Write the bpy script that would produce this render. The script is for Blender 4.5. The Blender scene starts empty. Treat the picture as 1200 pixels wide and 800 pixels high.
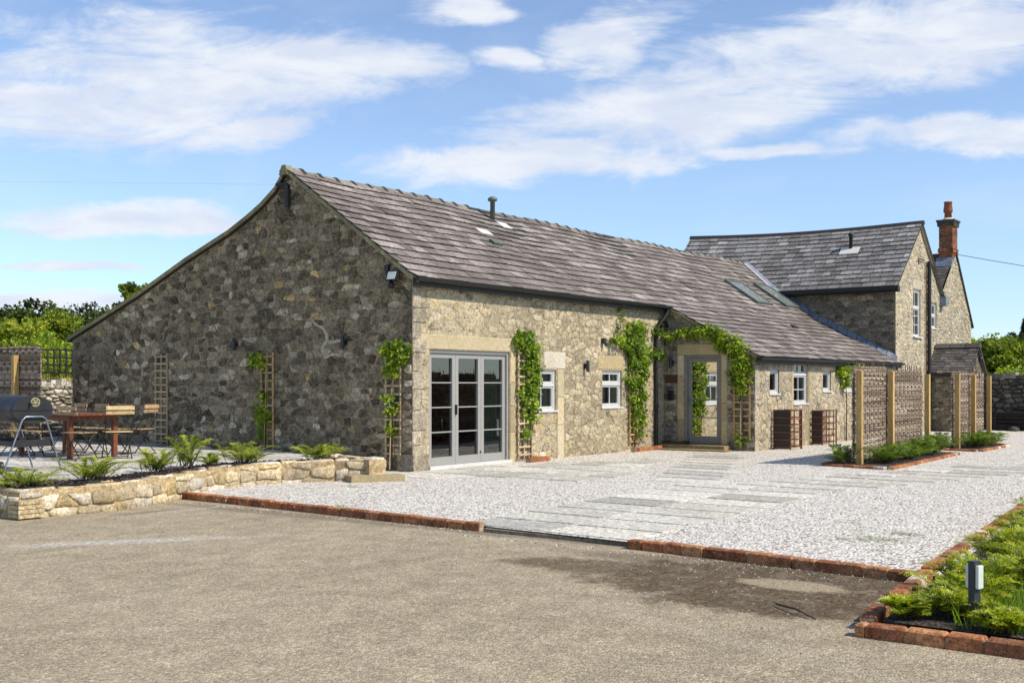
import bpy, math, random
import numpy as np
from mathutils import Vector, Matrix, noise
R = math.radians
random.seed(7); rng = np.random.default_rng(7)
S = bpy.context.scene
COL = S.collection

# ------------------------------------------------------------------ camera, sky, sun, exposure
cam_d = bpy.data.cameras.new('camera'); cam = bpy.data.objects.new('camera', cam_d); COL.objects.link(cam)
cam.location = (0, 0, 1.55); cam.rotation_euler = (R(90), 0, 0)
cam_d.sensor_width = 36; cam_d.lens = 39; cam_d.shift_y = 50/1200
cam_d.clip_start = .1; cam_d.clip_end = 6000
S.camera = cam
S.view_settings.view_transform = 'Standard'; S.view_settings.look = 'None'
S.view_settings.exposure = 0.62; S.view_settings.gamma = 1

U = np.array([960, 1300.]); U /= np.linalg.norm(U); V = np.array([-U[1], U[0]]); C0 = np.array([-1.71, 19.0])
TH = math.atan2(U[1], U[0])
SUN_EL = R(46)
sh = -V*.93 + U*.16; sh /= np.linalg.norm(sh)
sun_dir = Vector((sh[0]*math.cos(SUN_EL), sh[1]*math.cos(SUN_EL), math.sin(SUN_EL)))
sd = bpy.data.lights.new('sun', 'SUN'); so = bpy.data.objects.new('sun', sd); COL.objects.link(so)
sd.energy = 3.5; sd.angle = R(1.2); sd.color = (1, .90, .75)
so.rotation_euler = sun_dir.to_track_quat('Z', 'Y').to_euler()

# ------------------------------------------------------------------ node helpers
class NT:
    def __init__(s, tree): s.t = tree; s.n = tree.nodes; s.l = tree.links
    def node(s, ty, **kw):
        n = s.n.new(ty)
        for k, v in kw.items(): setattr(n, k, v)
        return n
    def put(s, sock, v):
        if v is None: return
        if isinstance(v, bpy.types.NodeSocket): s.l.new(v, sock)
        elif isinstance(v, (tuple, list)) and sock.type == 'RGBA' and len(v) == 3: sock.default_value = (*v, 1)
        else: sock.default_value = v
    def math(s, op, a, b=None, c=None, clamp=False):
        n = s.node('ShaderNodeMath', operation=op, use_clamp=clamp)
        s.put(n.inputs[0], a); s.put(n.inputs[1], b); s.put(n.inputs[2], c); return n.outputs[0]
    def noise(s, scale, det=4, rough=.55, vec=None, dist=0, dim='3D'):
        n = s.node('ShaderNodeTexNoise', noise_dimensions=dim)
        s.put(n.inputs['Vector'], vec)
        n.inputs['Scale'].default_value = scale; n.inputs['Detail'].default_value = det
        n.inputs['Roughness'].default_value = rough; n.inputs['Distortion'].default_value = dist
        return n.outputs['Fac']
    def noisec(s, scale, det=2, vec=None):
        n = s.node('ShaderNodeTexNoise'); s.put(n.inputs['Vector'], vec)
        n.inputs['Scale'].default_value = scale; n.inputs['Detail'].default_value = det
        return n.outputs['Color']
    def vor(s, scale, vec=None, feature='F1', out='Distance', rnd=1):
        n = s.node('ShaderNodeTexVoronoi', feature=feature); s.put(n.inputs['Vector'], vec)
        n.inputs['Scale'].default_value = scale; n.inputs['Randomness'].default_value = rnd
        return n.outputs[out]
    def ramp(s, fac, stops, interp='LINEAR'):
        n = s.node('ShaderNodeValToRGB'); n.color_ramp.interpolation = interp
        e = n.color_ramp.elements
        while len(e) < len(stops): e.new(.5)
        for i, (p, c) in enumerate(stops):
            e[i].position = p
            e[i].color = (*c, 1) if isinstance(c, (tuple, list)) else (c, c, c, 1)
        s.put(n.inputs[0], fac); return n.outputs[0]
    def mix(s, fac, a, b, bt='MIX'):
        n = s.node('ShaderNodeMix', data_type='RGBA', blend_type=bt)
        s.put(n.inputs[0], fac); s.put(n.inputs[6], a); s.put(n.inputs[7], b); return n.outputs[2]
    def mapr(s, v, a, b, c=0., d=1.):
        n = s.node('ShaderNodeMapRange', interpolation_type='SMOOTHSTEP'); s.put(n.inputs[0], v)
        n.inputs[1].default_value = a; n.inputs[2].default_value = b; n.inputs[3].default_value = c; n.inputs[4].default_value = d
        return n.outputs[0]
    def sep(s, v):
        n = s.node('ShaderNodeSeparateXYZ'); s.put(n.inputs[0], v); return n.outputs
    def comb(s, x, y, z):
        n = s.node('ShaderNodeCombineXYZ'); s.put(n.inputs[0], x); s.put(n.inputs[1], y); s.put(n.inputs[2], z); return n.outputs[0]
    def vmath(s, op, a, b):
        n = s.node('ShaderNodeVectorMath', operation=op); s.put(n.inputs[0], a); s.put(n.inputs[1], b); return n.outputs[0]
    def scale(s, v, k): return s.vmath('MULTIPLY', v, k)
    def bump(s, h, dist=.01, st=1., n0=None):
        n = s.node('ShaderNodeBump'); n.inputs['Strength'].default_value = st; n.inputs['Distance'].default_value = dist
        s.put(n.inputs['Height'], h); s.put(n.inputs['Normal'], n0); return n.outputs[0]
    def obj(s): return s.node('ShaderNodeTexCoord').outputs['Object']
    def attr(s, name='rnd'):
        n = s.node('ShaderNodeAttribute', attribute_name=name)
        return s.node_sep(n.outputs['Color'])
    def node_sep(s, c):
        n = s.node('ShaderNodeSeparateColor'); s.put(n.inputs[0], c); return n.outputs

MAT = {}
def mat(name, fn):
    m = bpy.data.materials.new(name); m.use_nodes = True
    t = NT(m.node_tree); bs = m.node_tree.nodes['Principled BSDF']
    fn(t, bs); MAT[name] = m; return m
def P_(t, bs, col, rough=.8, normal=None, metal=0., spec=.5):
    t.put(bs.inputs['Base Color'], col); t.put(bs.inputs['Roughness'], rough)
    t.put(bs.inputs['Normal'], normal); t.put(bs.inputs['Metallic'], metal)
    bs.inputs['Specular IOR Level'].default_value = spec

# ------------------------------------------------------------------ world: Nishita sky with thin summer cloud
W = bpy.data.worlds.new('World'); S.world = W; W.use_nodes = True
t = NT(W.node_tree); bg = W.node_tree.nodes['Background']
sky = t.node('ShaderNodeTexSky', sky_type='NISHITA', sun_disc=False)
sky.sun_elevation = SUN_EL; sky.sun_rotation = math.atan2(sun_dir.x, sun_dir.y)
sky.altitude = 100; sky.air_density = 1.0; sky.dust_density = .1; sky.ozone_density = 2.0
SKY = .115
d = t.node('ShaderNodeTexCoord').outputs['Generated']
x, y, z = t.sep(d)[:3]
ay = t.math('MAXIMUM', t.math('ABSOLUTE', y), .12)
az = t.math('DIVIDE', x, ay); el = t.math('DIVIDE', z, ay)
az0, el0 = az, el
wc = t.node_sep(t.noisec(4.2, 6, t.comb(az, t.math('MULTIPLY', el, 2.2), 1.7)))
az = t.math('ADD', az, t.math('MULTIPLY', t.math('SUBTRACT', wc[0], .5), .24)); el = t.math('ADD', el, t.math('MULTIPLY', t.math('SUBTRACT', wc[1], .5), .075))
def blob(px, py, rx, ry, rot=0):          # soft ellipse in sky angle (tangent) units
    a0, e0 = (px-600)/1300, (450-py)/1300
    c, s_ = math.cos(R(rot)), math.sin(R(rot))
    da = t.math('SUBTRACT', az, a0); de = t.math('SUBTRACT', el, e0)
    p = t.math('DIVIDE', t.math('ADD', t.math('MULTIPLY', da, c), t.math('MULTIPLY', de, s_)), rx/1300)
    q = t.math('DIVIDE', t.math('SUBTRACT', t.math('MULTIPLY', de, c), t.math('MULTIPLY', da, s_)), ry/1300)
    r = t.math('SQRT', t.math('ADD', t.math('MULTIPLY', p, p), t.math('MULTIPLY', q, q)))
    return t.mapr(r, .25, 1.25, 1., 0.)
blobs = [(250, 75, 350, 85, -4), (110, 130, 280, 70, 0), (300, 165, 130, 26, 6), (420, 60, 150, 40, -12), (830, 110, 330, 85, 12), (1060, 45, 300, 80, 8), (720, 40, 150, 45, 14),
         (640, 190, 260, 30, 4), (1100, 160, 200, 30, 3), (100, 252, 240, 19, 0), (40, 352, 230, 24, 0), (60, 300, 120, 10, 0), (540, 8, 90, 22, 0), (590, 62, 60, 22, 0), (1190, 170, 120, 26, 0), (900, 175, 120, 14, 0), (-300, 150, 300, 120, 0), (1600, 100, 320, 90, 0)]
m = None
for b in blobs:
    v = blob(*b); m = v if m is None else t.math('MAXIMUM', m, v)
wv = t.comb(az0, t.math('MULTIPLY', el0, 2.9), 3.3)
n1 = t.noise(7.5, 10, .66, wv, .9); n2 = t.noise(24, 6, .65, wv, .4)
nn = t.math('ADD', t.math('MULTIPLY', n1, .72), t.math('MULTIPLY', n2, .28))
dens = t.math('ADD', t.math('MULTIPLY', m, .46), t.math('MULTIPLY', nn, 1.1))
cl = t.mapr(dens, .66, 1.04, 0., .95)
wisp = t.mapr(t.noise(3.1, 8, .6, wv, .6), .5, .8, 0., .22)
cl = t.math('MAXIMUM', cl, wisp)
shade = t.mapr(t.noise(9, 5, .6, t.comb(az0, t.math('MULTIPLY', el0, 3.2), 9.1), .3), .35, .65, 0., 1.)
ccol = t.mix(shade, tuple(c/SKY for c in (.47, .51, .60)), tuple(c/SKY for c in (.575, .60, .64)))
hs = t.node('ShaderNodeHueSaturation'); hs.inputs['Saturation'].default_value = .92; hs.inputs['Value'].default_value = 1.0
t.put(hs.inputs['Color'], sky.outputs[0])
skyc = t.mix(1.0, hs.outputs[0], t.mix(t.mapr(z, 0., .22), (.68, .80, .97), (.88, .93, 1.02)), 'MULTIPLY')
t.put(bg.inputs['Color'], t.mix(cl, skyc, ccol)); bg.inputs['Strength'].default_value = SKY

# ------------------------------------------------------------------ materials
def stone_mat(name, stops, mort=False, rough=.9, lich=(.5, .48, .36), stain=(.09, .085, .075), stain_lo=.55, contrast=1.0, smear=None, amt=0, fine=1.):
    def fn(t, bs):
        o = t.obj(); a = t.attr()
        base = t.ramp(a[0], stops, 'LINEAR')
        n1 = t.noise(9, 6, .7, o); n2 = t.noise(55, 5, .7, o); n3 = t.noise(1.1, 4, .6, o)
        f = t.math('MULTIPLY', t.mapr(n2, .3, .72, 1-.36*fine, 1+.4*fine), t.mapr(a[1], 0, 1, .74, 1.22))
        c = t.mix(1., base, t.comb(f, f, f), 'MULTIPLY')
        if smear:
            sn = t.noise(5.5, 9, .82, t.vmath('ADD', o, (3, 8, 2)), .8); c = t.mix(t.mapr(sn, .56-amt, .64-amt, 0, .9), c, smear)
        g2 = t.noise(15, 7, .82, o, .5); gf = t.mapr(g2, .34, .66, 1-.5*fine, 1+.44*fine); c = t.mix(1., c, t.comb(gf, gf, gf), 'MULTIPLY')
        c = t.mix(t.mapr(n1, .52, .72, 0, .62), c, lich)
        c = t.mix(t.mapr(t.noise(4.2, 7, .72, o), stain_lo, stain_lo+.14, 0, .75), c, stain)
        c = t.mix(t.mapr(n3, .45, .7, 0, .28), c, stain)
        pits = t.mapr(t.noise(19, 6, .8, t.vmath('ADD', o, (1, 5, 9)), .8), .55, .64, 0, .78*fine); c = t.mix(pits, c, stain)
        sp = t.mapr(t.noise(30, 5, .8, t.vmath('ADD', o, (4, 1, 3)), .6), .57, .66, 0, .6*fine)
        c = t.mix(sp, c, (min(lich[0]*1.7, .7), min(lich[1]*1.68, .67), min(lich[2]*1.6, .6)))
        h = t.math('ADD', t.math('MULTIPLY', n1, .6), t.math('ADD', t.math('MULTIPLY', n2, .5), t.math('MULTIPLY', t.noise(170, 3, .7, o), .18)))
        P_(t, bs, c, rough, t.bump(h, .03, .9), spec=.25)
    return mat(name, fn)
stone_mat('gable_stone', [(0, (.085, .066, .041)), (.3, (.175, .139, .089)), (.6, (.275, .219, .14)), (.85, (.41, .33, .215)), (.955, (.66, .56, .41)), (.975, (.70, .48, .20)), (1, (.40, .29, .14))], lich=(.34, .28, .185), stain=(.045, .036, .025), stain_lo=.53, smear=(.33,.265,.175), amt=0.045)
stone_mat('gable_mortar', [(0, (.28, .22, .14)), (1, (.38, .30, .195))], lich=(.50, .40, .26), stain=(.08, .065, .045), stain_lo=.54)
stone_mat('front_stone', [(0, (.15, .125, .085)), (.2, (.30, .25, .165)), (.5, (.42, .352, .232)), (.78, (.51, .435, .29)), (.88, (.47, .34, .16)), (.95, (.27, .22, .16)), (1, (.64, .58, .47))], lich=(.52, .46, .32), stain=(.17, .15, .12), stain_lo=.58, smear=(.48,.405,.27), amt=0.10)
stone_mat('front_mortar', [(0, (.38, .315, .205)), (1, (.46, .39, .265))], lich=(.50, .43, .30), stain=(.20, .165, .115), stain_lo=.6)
stone_mat('annex_stone', [(0, (.18, .17, .15)), (.3, (.36, .32, .25)), (.55, (.46, .41, .32)), (.8, (.53, .45, .30)), (.9, (.40, .28, .13)), (1, (.58, .54, .46))], lich=(.54, .48, .33), stain=(.14, .12, .10), stain_lo=.56, smear=(.50,.425,.29), amt=0.10)
stone_mat('side_stone', [(0, (.09, .085, .08)), (.3, (.16, .15, .13)), (.55, (.33, .29, .22)), (.8, (.44, .38, .27)), (.92, (.42, .31, .15)), (1, (.52, .48, .4))], lich=(.48, .42, .29), stain=(.09, .08, .07), stain_lo=.55, smear=(.40,.34,.25), amt=0.03)
stone_mat('side_mortar', [(0, (.30, .25, .175)), (1, (.38, .32, .225))], lich=(.44, .38, .27), stain=(.15, .125, .09), stain_lo=.54)
stone_mat('ochre_ashlar', [(0, (.42, .345, .215)), (.5, (.47, .375, .21)), (1, (.52, .45, .31))], lich=(.56, .49, .33), stain=(.30, .23, .12), stain_lo=.62, fine=.35)
stone_mat('pale_ashlar', [(0, (.46, .40, .30)), (.5, (.50, .45, .36)), (1, (.46, .41, .33))], lich=(.60, .56, .47), stain=(.28, .25, .19), stain_lo=.6, fine=.35)
stone_mat('quoin_stone', [(0, (.34, .29, .21)), (.5, (.45, .39, .29)), (1, (.28, .245, .185))], lich=(.50, .44, .33), stain=(.12, .10, .075), stain_lo=.53, smear=(.46,.39,.28), amt=0.06)
stone_mat('low_wall_stone', [(0, (.42, .34, .22)), (.3, (.55, .45, .28)), (.55, (.56, .41, .18)), (.75, (.62, .54, .40)), (1, (.66, .60, .50))], lich=(.66, .60, .48), stain=(.27, .20, .12), stain_lo=.6, smear=(.52,.42,.27), amt=0)
stone_mat('low_wall_mortar', [(0, (.42, .31, .17)), (1, (.50, .38, .22))], lich=(.5, .4, .25), stain=(.22, .16, .09), stain_lo=.55)
stone_mat('dry_stone', [(0, (.06, .055, .045)), (.4, (.12, .11, .09)), (.7, (.20, .18, .145)), (.92, (.34, .31, .25)), (1, (.42, .30, .16))], lich=(.26, .24, .19), stain=(.07, .068, .06), stain_lo=.55)
stone_mat('field_stone', [(0, (.26, .24, .19)), (.4, (.42, .39, .32)), (.7, (.55, .51, .42)), (1, (.62, .58, .48))], lich=(.6, .55, .45), stain=(.14, .12, .09), stain_lo=.56)
stone_mat('field_stone_gap', [(0, (.10, .09, .07)), (1, (.16, .14, .11))], lich=(.2, .18, .14), stain=(.06, .05, .04))
stone_mat('dry_stone_gap', [(0, (.05, .05, .045)), (1, (.07, .065, .06))], lich=(.07, .07, .06), stain=(.03, .03, .03))
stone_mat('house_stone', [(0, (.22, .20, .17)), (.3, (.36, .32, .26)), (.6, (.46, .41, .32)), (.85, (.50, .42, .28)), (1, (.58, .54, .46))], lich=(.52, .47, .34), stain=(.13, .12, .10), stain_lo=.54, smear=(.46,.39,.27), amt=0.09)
stone_mat('house_shaded_stone', [(0, (.09, .078, .06)), (.4, (.18, .155, .115)), (.75, (.26, .22, .165)), (.95, (.34, .29, .21)), (1, (.50, .40, .20))], lich=(.25, .23, .19), stain=(.06, .06, .05), smear=(.2,.18,.15), amt=0.02)  # darker copy of the house stone, shade of the side wall in its colour
stone_mat('brick', [(0, (.29, .10, .045)), (.4, (.41, .15, .06)), (.82, (.50, .24, .105)), (.9, (.60, .52, .36)), (1, (.66, .62, .55))], lich=(.50, .30, .18), stain=(.13, .085, .06), stain_lo=.56)
stone_mat('chimney_brick', [(0, (.16, .06, .03)), (.4, (.30, .10, .045)), (.8, (.38, .14, .06)), (1, (.10, .07, .055))], lich=(.34, .14, .07), stain=(.07, .05, .04), stain_lo=.52)
stone_mat('paving_slab', [(0, (.55, .52, .435)), (.5, (.60, .575, .50)), (.97, (.64, .62, .555)), (1, (.50, .47, .38))], lich=(.54, .53, .48), stain=(.36, .34, .29), stain_lo=.62)
stone_mat('patio_flag', [(0, (.50, .485, .44)), (.5, (.57, .55, .51)), (1, (.52, .48, .41))], lich=(.6, .58, .53), stain=(.38, .35, .29), stain_lo=.62)

def slate_fn(stops, moss=.0, warm=(1, 1, 1)):
    def fn(t, bs):
        o = t.obj(); a = t.attr()
        c = t.ramp(a[0], stops)
        f = t.mapr(a[1], 0, 1, .80, 1.18); n2 = t.noise(19, 7, .8, o, .4)
        f = t.math('MULTIPLY', f, t.mapr(n2, .34, .66, .55, 1.5))
        c = t.mix(1., c, t.comb(f, f, f), 'MULTIPLY')
        big = t.noise(.75, 5, .65, o)
        c = t.mix(t.mapr(big, .42, .68, 0, .55), c, (.09, .072, .056)); c = t.mix(t.mapr(t.noise(60, 3, .7, o), .6, .7, 0, .35), c, (.45, .42, .36))
        c = t.mix(t.mapr(t.noise(9, 7, .8, o, .4), .58, .68, 0, .55), c, (.36, .33, .28))
        c = t.mix(t.mapr(t.noise(11, 6, .72, t.vmath('ADD', o, (7, 3, 1))), .56, .68, 0, .7), c, (.06, .055, .045))
        if moss: c = t.mix(t.mapr(t.noise(3.1, 5, .7, o), .5, .68, 0, moss), c, (.17, .16, .055))
        h = t.math('ADD', n2, t.math('MULTIPLY', t.noise(130, 3, .6, o), .35))
        P_(t, bs, c, t.mapr(n2, .3, .7, .5, .8), t.bump(h, .012, .8), spec=.4)
    return fn
mat('roof_slate', slate_fn([(0, (.14, .116, .10)), (.35, (.20, .168, .147)), (.75, (.26, .222, .198)), (.97, (.31, .27, .24)), (1, (.36, .32, .285))]))
mat('house_slate', slate_fn([(0, (.15, .145, .14)), (.4, (.215, .208, .20)), (.8, (.27, .262, .252)), (1, (.36, .35, .335))]))
mat('porch_slate', slate_fn([(0, (.055, .05, .048)), (.6, (.10, .09, .085)), (1, (.16, .14, .125))]))
mat('ridge_clay', slate_fn([(0, (.17, .16, .11)), (1, (.23, .215, .15))], moss=.6))
mat('mossy_verge', slate_fn([(0, (.24, .22, .11)), (1, (.32, .28, .15))], moss=.7))
mat('white_patch', lambda t, bs: P_(t, bs, (.6, .59, .56), .7))

def plain(name, col, rough=.5, metal=0., var=.12, sc=14, bumpd=.002, spec=.5):
    def fn(t, bs):
        o = t.obj(); n = t.noise(sc, 5, .6, o)
        f = t.mapr(n, .25, .75, 1-var, 1+var)
        c = t.mix(1., col, t.comb(f, f, f), 'MULTIPLY')
        P_(t, bs, c, t.mapr(n, .3, .7, max(rough-.08, .03), min(rough+.1, 1)), t.bump(t.noise(sc*6, 3, .6, o), bumpd, .5), metal, spec)
    return mat(name, fn)
plain('grey_paint', (.29, .285, .265), .42, var=.05)
plain('door_grey_paint', (.21, .205, .185), .42, var=.07)
plain('sill_paint', (.56, .56, .54), .45, var=.08)
plain('seam_mortar', (.52, .46, .35), .9, var=.12)
plain('white_paint', (.54, .545, .53), .45, var=.06)
plain('black_gutter', (.010, .010, .010), .55, var=.2)
plain('black_metal', (.012, .013, .013), .42, var=.25)
plain('bbq_enamel', (.012, .012, .013), .5, var=.25, sc=5)
plain('steel_tube', (.23, .27, .30), .38, .7, var=.15)
plain('brass', (.45, .38, .2), .4, .8)
plain('anthracite', (.026, .03, .038), .45, var=.15)
plain('lens_plastic', (.62, .66, .60), .3, var=.04)
plain('rust_steel', (.16, .062, .03), .85, .1, var=.45, sc=30)
plain('dark_iron', (.03, .027, .025), .7, var=.3)
plain('lead_sheet', (.19, .22, .27), .45, .35, var=.25, sc=5)
plain('pale_lead', (.42, .43, .46), .45, .2, var=.12, sc=5)
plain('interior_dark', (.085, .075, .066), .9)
plain('curtain', (.55, .55, .50), .9, var=.1)
plain('green_reflection', (.17, .23, .19), .9, var=.15)
plain('blue_tag', (.05, .06, .42), .5)
plain('bamboo', (.42, .32, .16), .6, var=.2)
plain('stem_bark', (.075, .05, .035), .9, var=.3)
plain('bark', (.10, .08, .06), .95, var=.3)
plain('terracotta', (.25, .085, .045), .75, var=.25)
plain('cable_rubber', (.05, .05, .055), .7)
plain('plaque_bronze', (.075, .035, .015), .6, var=.3)
plain('deck_and_edge_shade', (.02, .018, .017), .95)
plain('verge_board', (.03, .03, .028), .7)
plain('rooflight_frame', (.11, .13, .11), .5, var=.2)
def wood_fn(c1, c2, dirs=(1, 1, 12), rough=.65):
    def fn(t, bs):
        o = t.obj(); a = t.attr()
        g = t.noise(5, 5, .6, t.scale(o, dirs), .4); g2 = t.noise(16, 4, .6, t.scale(o, dirs))
        c = t.mix(t.mapr(g, .3, .7), c1, c2); f = t.math('MULTIPLY', t.mapr(g2, .3, .7, .75, 1.2), t.mapr(a[0], 0, 1, .82, 1.15))
        c = t.mix(1., c, t.comb(f, f, f), 'MULTIPLY')
        P_(t, bs, c, rough, t.bump(g2, .004, .6), spec=.3)
    return fn
mat('post_wood', wood_fn((.40, .25, .085), (.52, .36, .14), (6, 6, .6)))
mat('trellis_wood', wood_fn((.42, .31, .18), (.55, .43, .27), (4, 4, 4)))
mat('trellis_tan', wood_fn((.42, .26, .10), (.54, .37, .17), (4, 4, 4)))
mat('table_wood', wood_fn((.13, .042, .018), (.21, .075, .03), (1, 8, 8), .38))
mat('slat_wood', wood_fn((.34, .22, .11), (.48, .34, .19), (2, 2, 2), .5))
mat('pale_slat_wood', wood_fn((.48, .34, .16), (.60, .44, .24), (2, 2, 2), .5))
mat('dark_timber', wood_fn((.018, .014, .012), (.035, .028, .024), (3, 3, 3), .7))
mat('old_sleeper', wood_fn((.20, .15, .075), (.33, .25, .13), (3, 3, 3), .8))
def willow(t, bs):
    o = t.obj(); a = t.attr()
    c = t.ramp(a[0], [(0, (.08, .055, .038)), (.3, (.18, .135, .095)), (.65, (.27, .205, .145)), (.9, (.42, .34, .25)), (1, (.54, .46, .36))])
    n = t.noise(30, 4, .6, o); f = t.mapr(n, .3, .7, .7, 1.25)
    P_(t, bs, t.mix(1., c, t.comb(f, f, f), 'MULTIPLY'), .75, t.bump(n, .005, .6), spec=.3)
mat('willow', willow)

def leaf_mat(name, c1, c2, c3=None, trans=.35, rough=.45):
    def fn(t, bs):
        a = t.attr(); c3_ = c3 or c2
        c = t.ramp(a[0], [(0, c1), (.55, c2), (1, c3_)]); f = t.mapr(a[1], 0, 1, .7, 1.25)
        c = t.mix(1., c, t.comb(f, f, f), 'MULTIPLY')
        P_(t, bs, c, rough, spec=.35)
        tr = t.node('ShaderNodeBsdfTranslucent'); t.put(tr.inputs[0], t.mix(1., c, (1.15, 1.3, .5), 'MULTIPLY'))
        mx = t.node('ShaderNodeMixShader'); mx.inputs[0].default_value = trans
        t.l.new(bs.outputs[0], mx.inputs[1]); t.l.new(tr.outputs[0], mx.inputs[2])
        t.l.new(mx.outputs[0], t.n['Material Output'].inputs[0])
    return mat(name, fn)
leaf_mat('ivy_leaf', (.05, .10, .008), (.18, .28, .02), (.40, .50, .045))
leaf_mat('ivy_leaf_bright', (.08, .14, .01), (.28, .38, .025), (.52, .58, .06))
leaf_mat('tree_leaf_dark', (.015, .03, .006), (.05, .08, .01), (.16, .20, .025))
leaf_mat('tree_leaf_mid', (.045, .08, .008), (.18, .24, .018), (.40, .42, .04))
leaf_mat('tree_leaf_bright', (.10, .18, .012), (.28, .40, .025), (.46, .55, .05))
leaf_mat('conifer_needle', (.018, .03, .018), (.035, .055, .028), (.055, .08, .04))
leaf_mat('yew_leaf', (.08, .13, .01), (.27, .34, .02), (.52, .54, .05))
leaf_mat('low_shrub_leaf', (.03, .07, .01), (.10, .18, .018), (.24, .33, .03))
leaf_mat('grass_blade', (.08, .17, .012), (.18, .30, .018), (.34, .40, .05))
leaf_mat('dry_grass_blade', (.36, .28, .08), (.50, .38, .10), (.55, .46, .2))

def glass_fn(tint, ior):
    def fn(t, bs):
        t.n.remove(bs)
        fr = t.node('ShaderNodeFresnel'); fr.inputs[0].default_value = ior
        tr = t.node('ShaderNodeBsdfTransparent'); t.put(tr.inputs[0], tint)
        gl = t.node('ShaderNodeBsdfGlossy'); gl.inputs['Roughness'].default_value = .015
        nrm = t.bump(t.noise(1.6, 2, .5, t.obj()), .004, .35); t.put(gl.inputs['Normal'], nrm)
        mx = t.node('ShaderNodeMixShader'); t.put(mx.inputs[0], fr.outputs[0])
        t.l.new(tr.outputs[0], mx.inputs[1]); t.l.new(gl.outputs[0], mx.inputs[2]); t.l.new(mx.outputs[0], t.n['Material Output'].inputs[0])
    return fn
mat('window_glass', glass_fn((.72, .75, .70), 2.4))
mat('roof_glass', lambda t, bs: P_(t, bs, t.ramp(t.noise(9, 5, .7, t.obj()), [(.35, (.12, .145, .135)), (.65, (.30, .34, .32))]), .12, spec=1.))  # opaque pane, pale sky reflection painted into its grey-green colour

# ground materials (object coordinates are the courtyard frame: x along the long front, y away to the left)
def ell(t, o, cx, cy, rx, ry, rot=0, wob=.5, ns=1.6):
    X, Y, _ = t.sep(o)[:3]
    c, s_ = math.cos(rot), math.sin(rot)
    a = t.math('SUBTRACT', X, cx); b = t.math('SUBTRACT', Y, cy)
    p = t.math('DIVIDE', t.math('ADD', t.math('MULTIPLY', a, c), t.math('MULTIPLY', b, s_)), rx)
    q = t.math('DIVIDE', t.math('SUBTRACT', t.math('MULTIPLY', b, c), t.math('MULTIPLY', a, s_)), ry)
    r = t.math('SQRT', t.math('ADD', t.math('MULTIPLY', p, p), t.math('MULTIPLY', q, q)))
    return t.math('ADD', r, t.math('MULTIPLY', t.math('SUBTRACT', t.noise(ns, 6, .7, o), .5), wob))
def tarmac(t, bs):
    o = t.obj()
    base = t.ramp(t.noise(.55, 6, .6, o), [(.3, (.29, .24, .158)), (.52, (.355, .298, .202)), (.75, (.405, .345, .24))])
    vc = t.node_sep(t.vor(80, o, out='Color'))
    ag = t.ramp(vc[0], [(0, (.10, .079, .05)), (.3, (.27, .222, .148)), (.7, (.40, .335, .23)), (.93, (.57, .49, .36)), (1, (.74, .66, .53))])
    c = t.mix(.52, base, ag)
    n2 = t.noise(26, 5, .7, o); f = t.mapr(n2, .3, .7, .78, 1.22); c = t.mix(1., c, t.comb(f, f, f), 'MULTIPLY')
    n4 = t.noise(3.2, 5, .65, o); f = t.mapr(n4, .32, .68, .84, 1.13); c = t.mix(1., c, t.comb(f, f, f), 'MULTIPLY')
    # damp, dirty hollow by the kerb with a paler patch in it
    d1 = t.mapr(ell(t, o, -6.2, -9.3, 1.1, 1.6, 0, 1.5, 2.6), .80, 1.18, 1., 0.)
    d2 = t.mapr(ell(t, o, -6.25, -7.6, .40, .9, .15, 1.2, 3.2), .62, 1.1, .85, 0.)
    d3 = t.mapr(ell(t, o, -5.55, -8.6, .33, 1.9, .04, .6, 2.5), .6, 1.1, .6, 0.)
    dd = t.math('MAXIMUM', t.math('MAXIMUM', d1, d2), d3)
    dd = t.math('MULTIPLY', t.math('MULTIPLY', dd, t.mapr(t.noise(5, 6, .75, o), .32, .54, .6, 1.)), t.mapr(t.noise(22, 6, .85, o), .34, .54, .66, 1.))
    c = t.mix(t.math('MULTIPLY', dd, .98), c, t.mix(t.mapr(n2, .35, .65), (.036, .023, .011), (.13, .088, .045)))
    pale = t.mapr(ell(t, o, -6.1, -9.32, .24, .46, 0, .9, 4.5), .72, 1.05, .85, 0.)
    c = t.mix(pale, c, t.mix(.5, (.36, .29, .175), ag))
    edge = t.mapr(ell(t, o, -5.1, -5, .22, 5.6, .05, .8, 3), .6, 1.1, .5, 0.)
    c = t.mix(edge, c, (.12, .095, .065))
    st = t.math('MAXIMUM', t.mapr(ell(t, o, -5.4, -1.32, .95, .055, 0, .9, 3), .45, 1.0, .75, 0.), t.mapr(ell(t, o, -7.75, -3.1, 1.5, .2, -.62, 1.3, 2.2), .3, 1.15, .85, 0.))
    c = t.mix(t.math('MULTIPLY', st, t.mapr(t.noise(13, 7, .85, o), .40, .60, .0, 1)), c, (.60, .585, .55))
    tr_ = t.mapr(t.noise(1.0, 5, .6, t.scale(o, (.35, 2.4, 1)), .3), .5, .72, 0, .22); c = t.mix(tr_, c, (.16, .135, .10))
    ds = t.mapr(ell(t, o, -6.1, -1.1, .5, .10, 0, .8, 3), .5, 1.1, .6, 0.); c = t.mix(ds, c, (.16, .135, .10))
    w = t.mapr(ell(t, o, -8.1, -9.9, .12, 2.6, -.30, 1.0, 2.5), .3, 1.1, .12, 0.); c = t.mix(w, c, (.45, .42, .36))
    h = t.math('ADD', t.math('MULTIPLY', t.vor(80, o), -.7), t.math('MULTIPLY', n2, .6))
    P_(t, bs, c, .9, t.bump(h, .012, .75), spec=.25)
mat('tarmac', tarmac)
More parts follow.
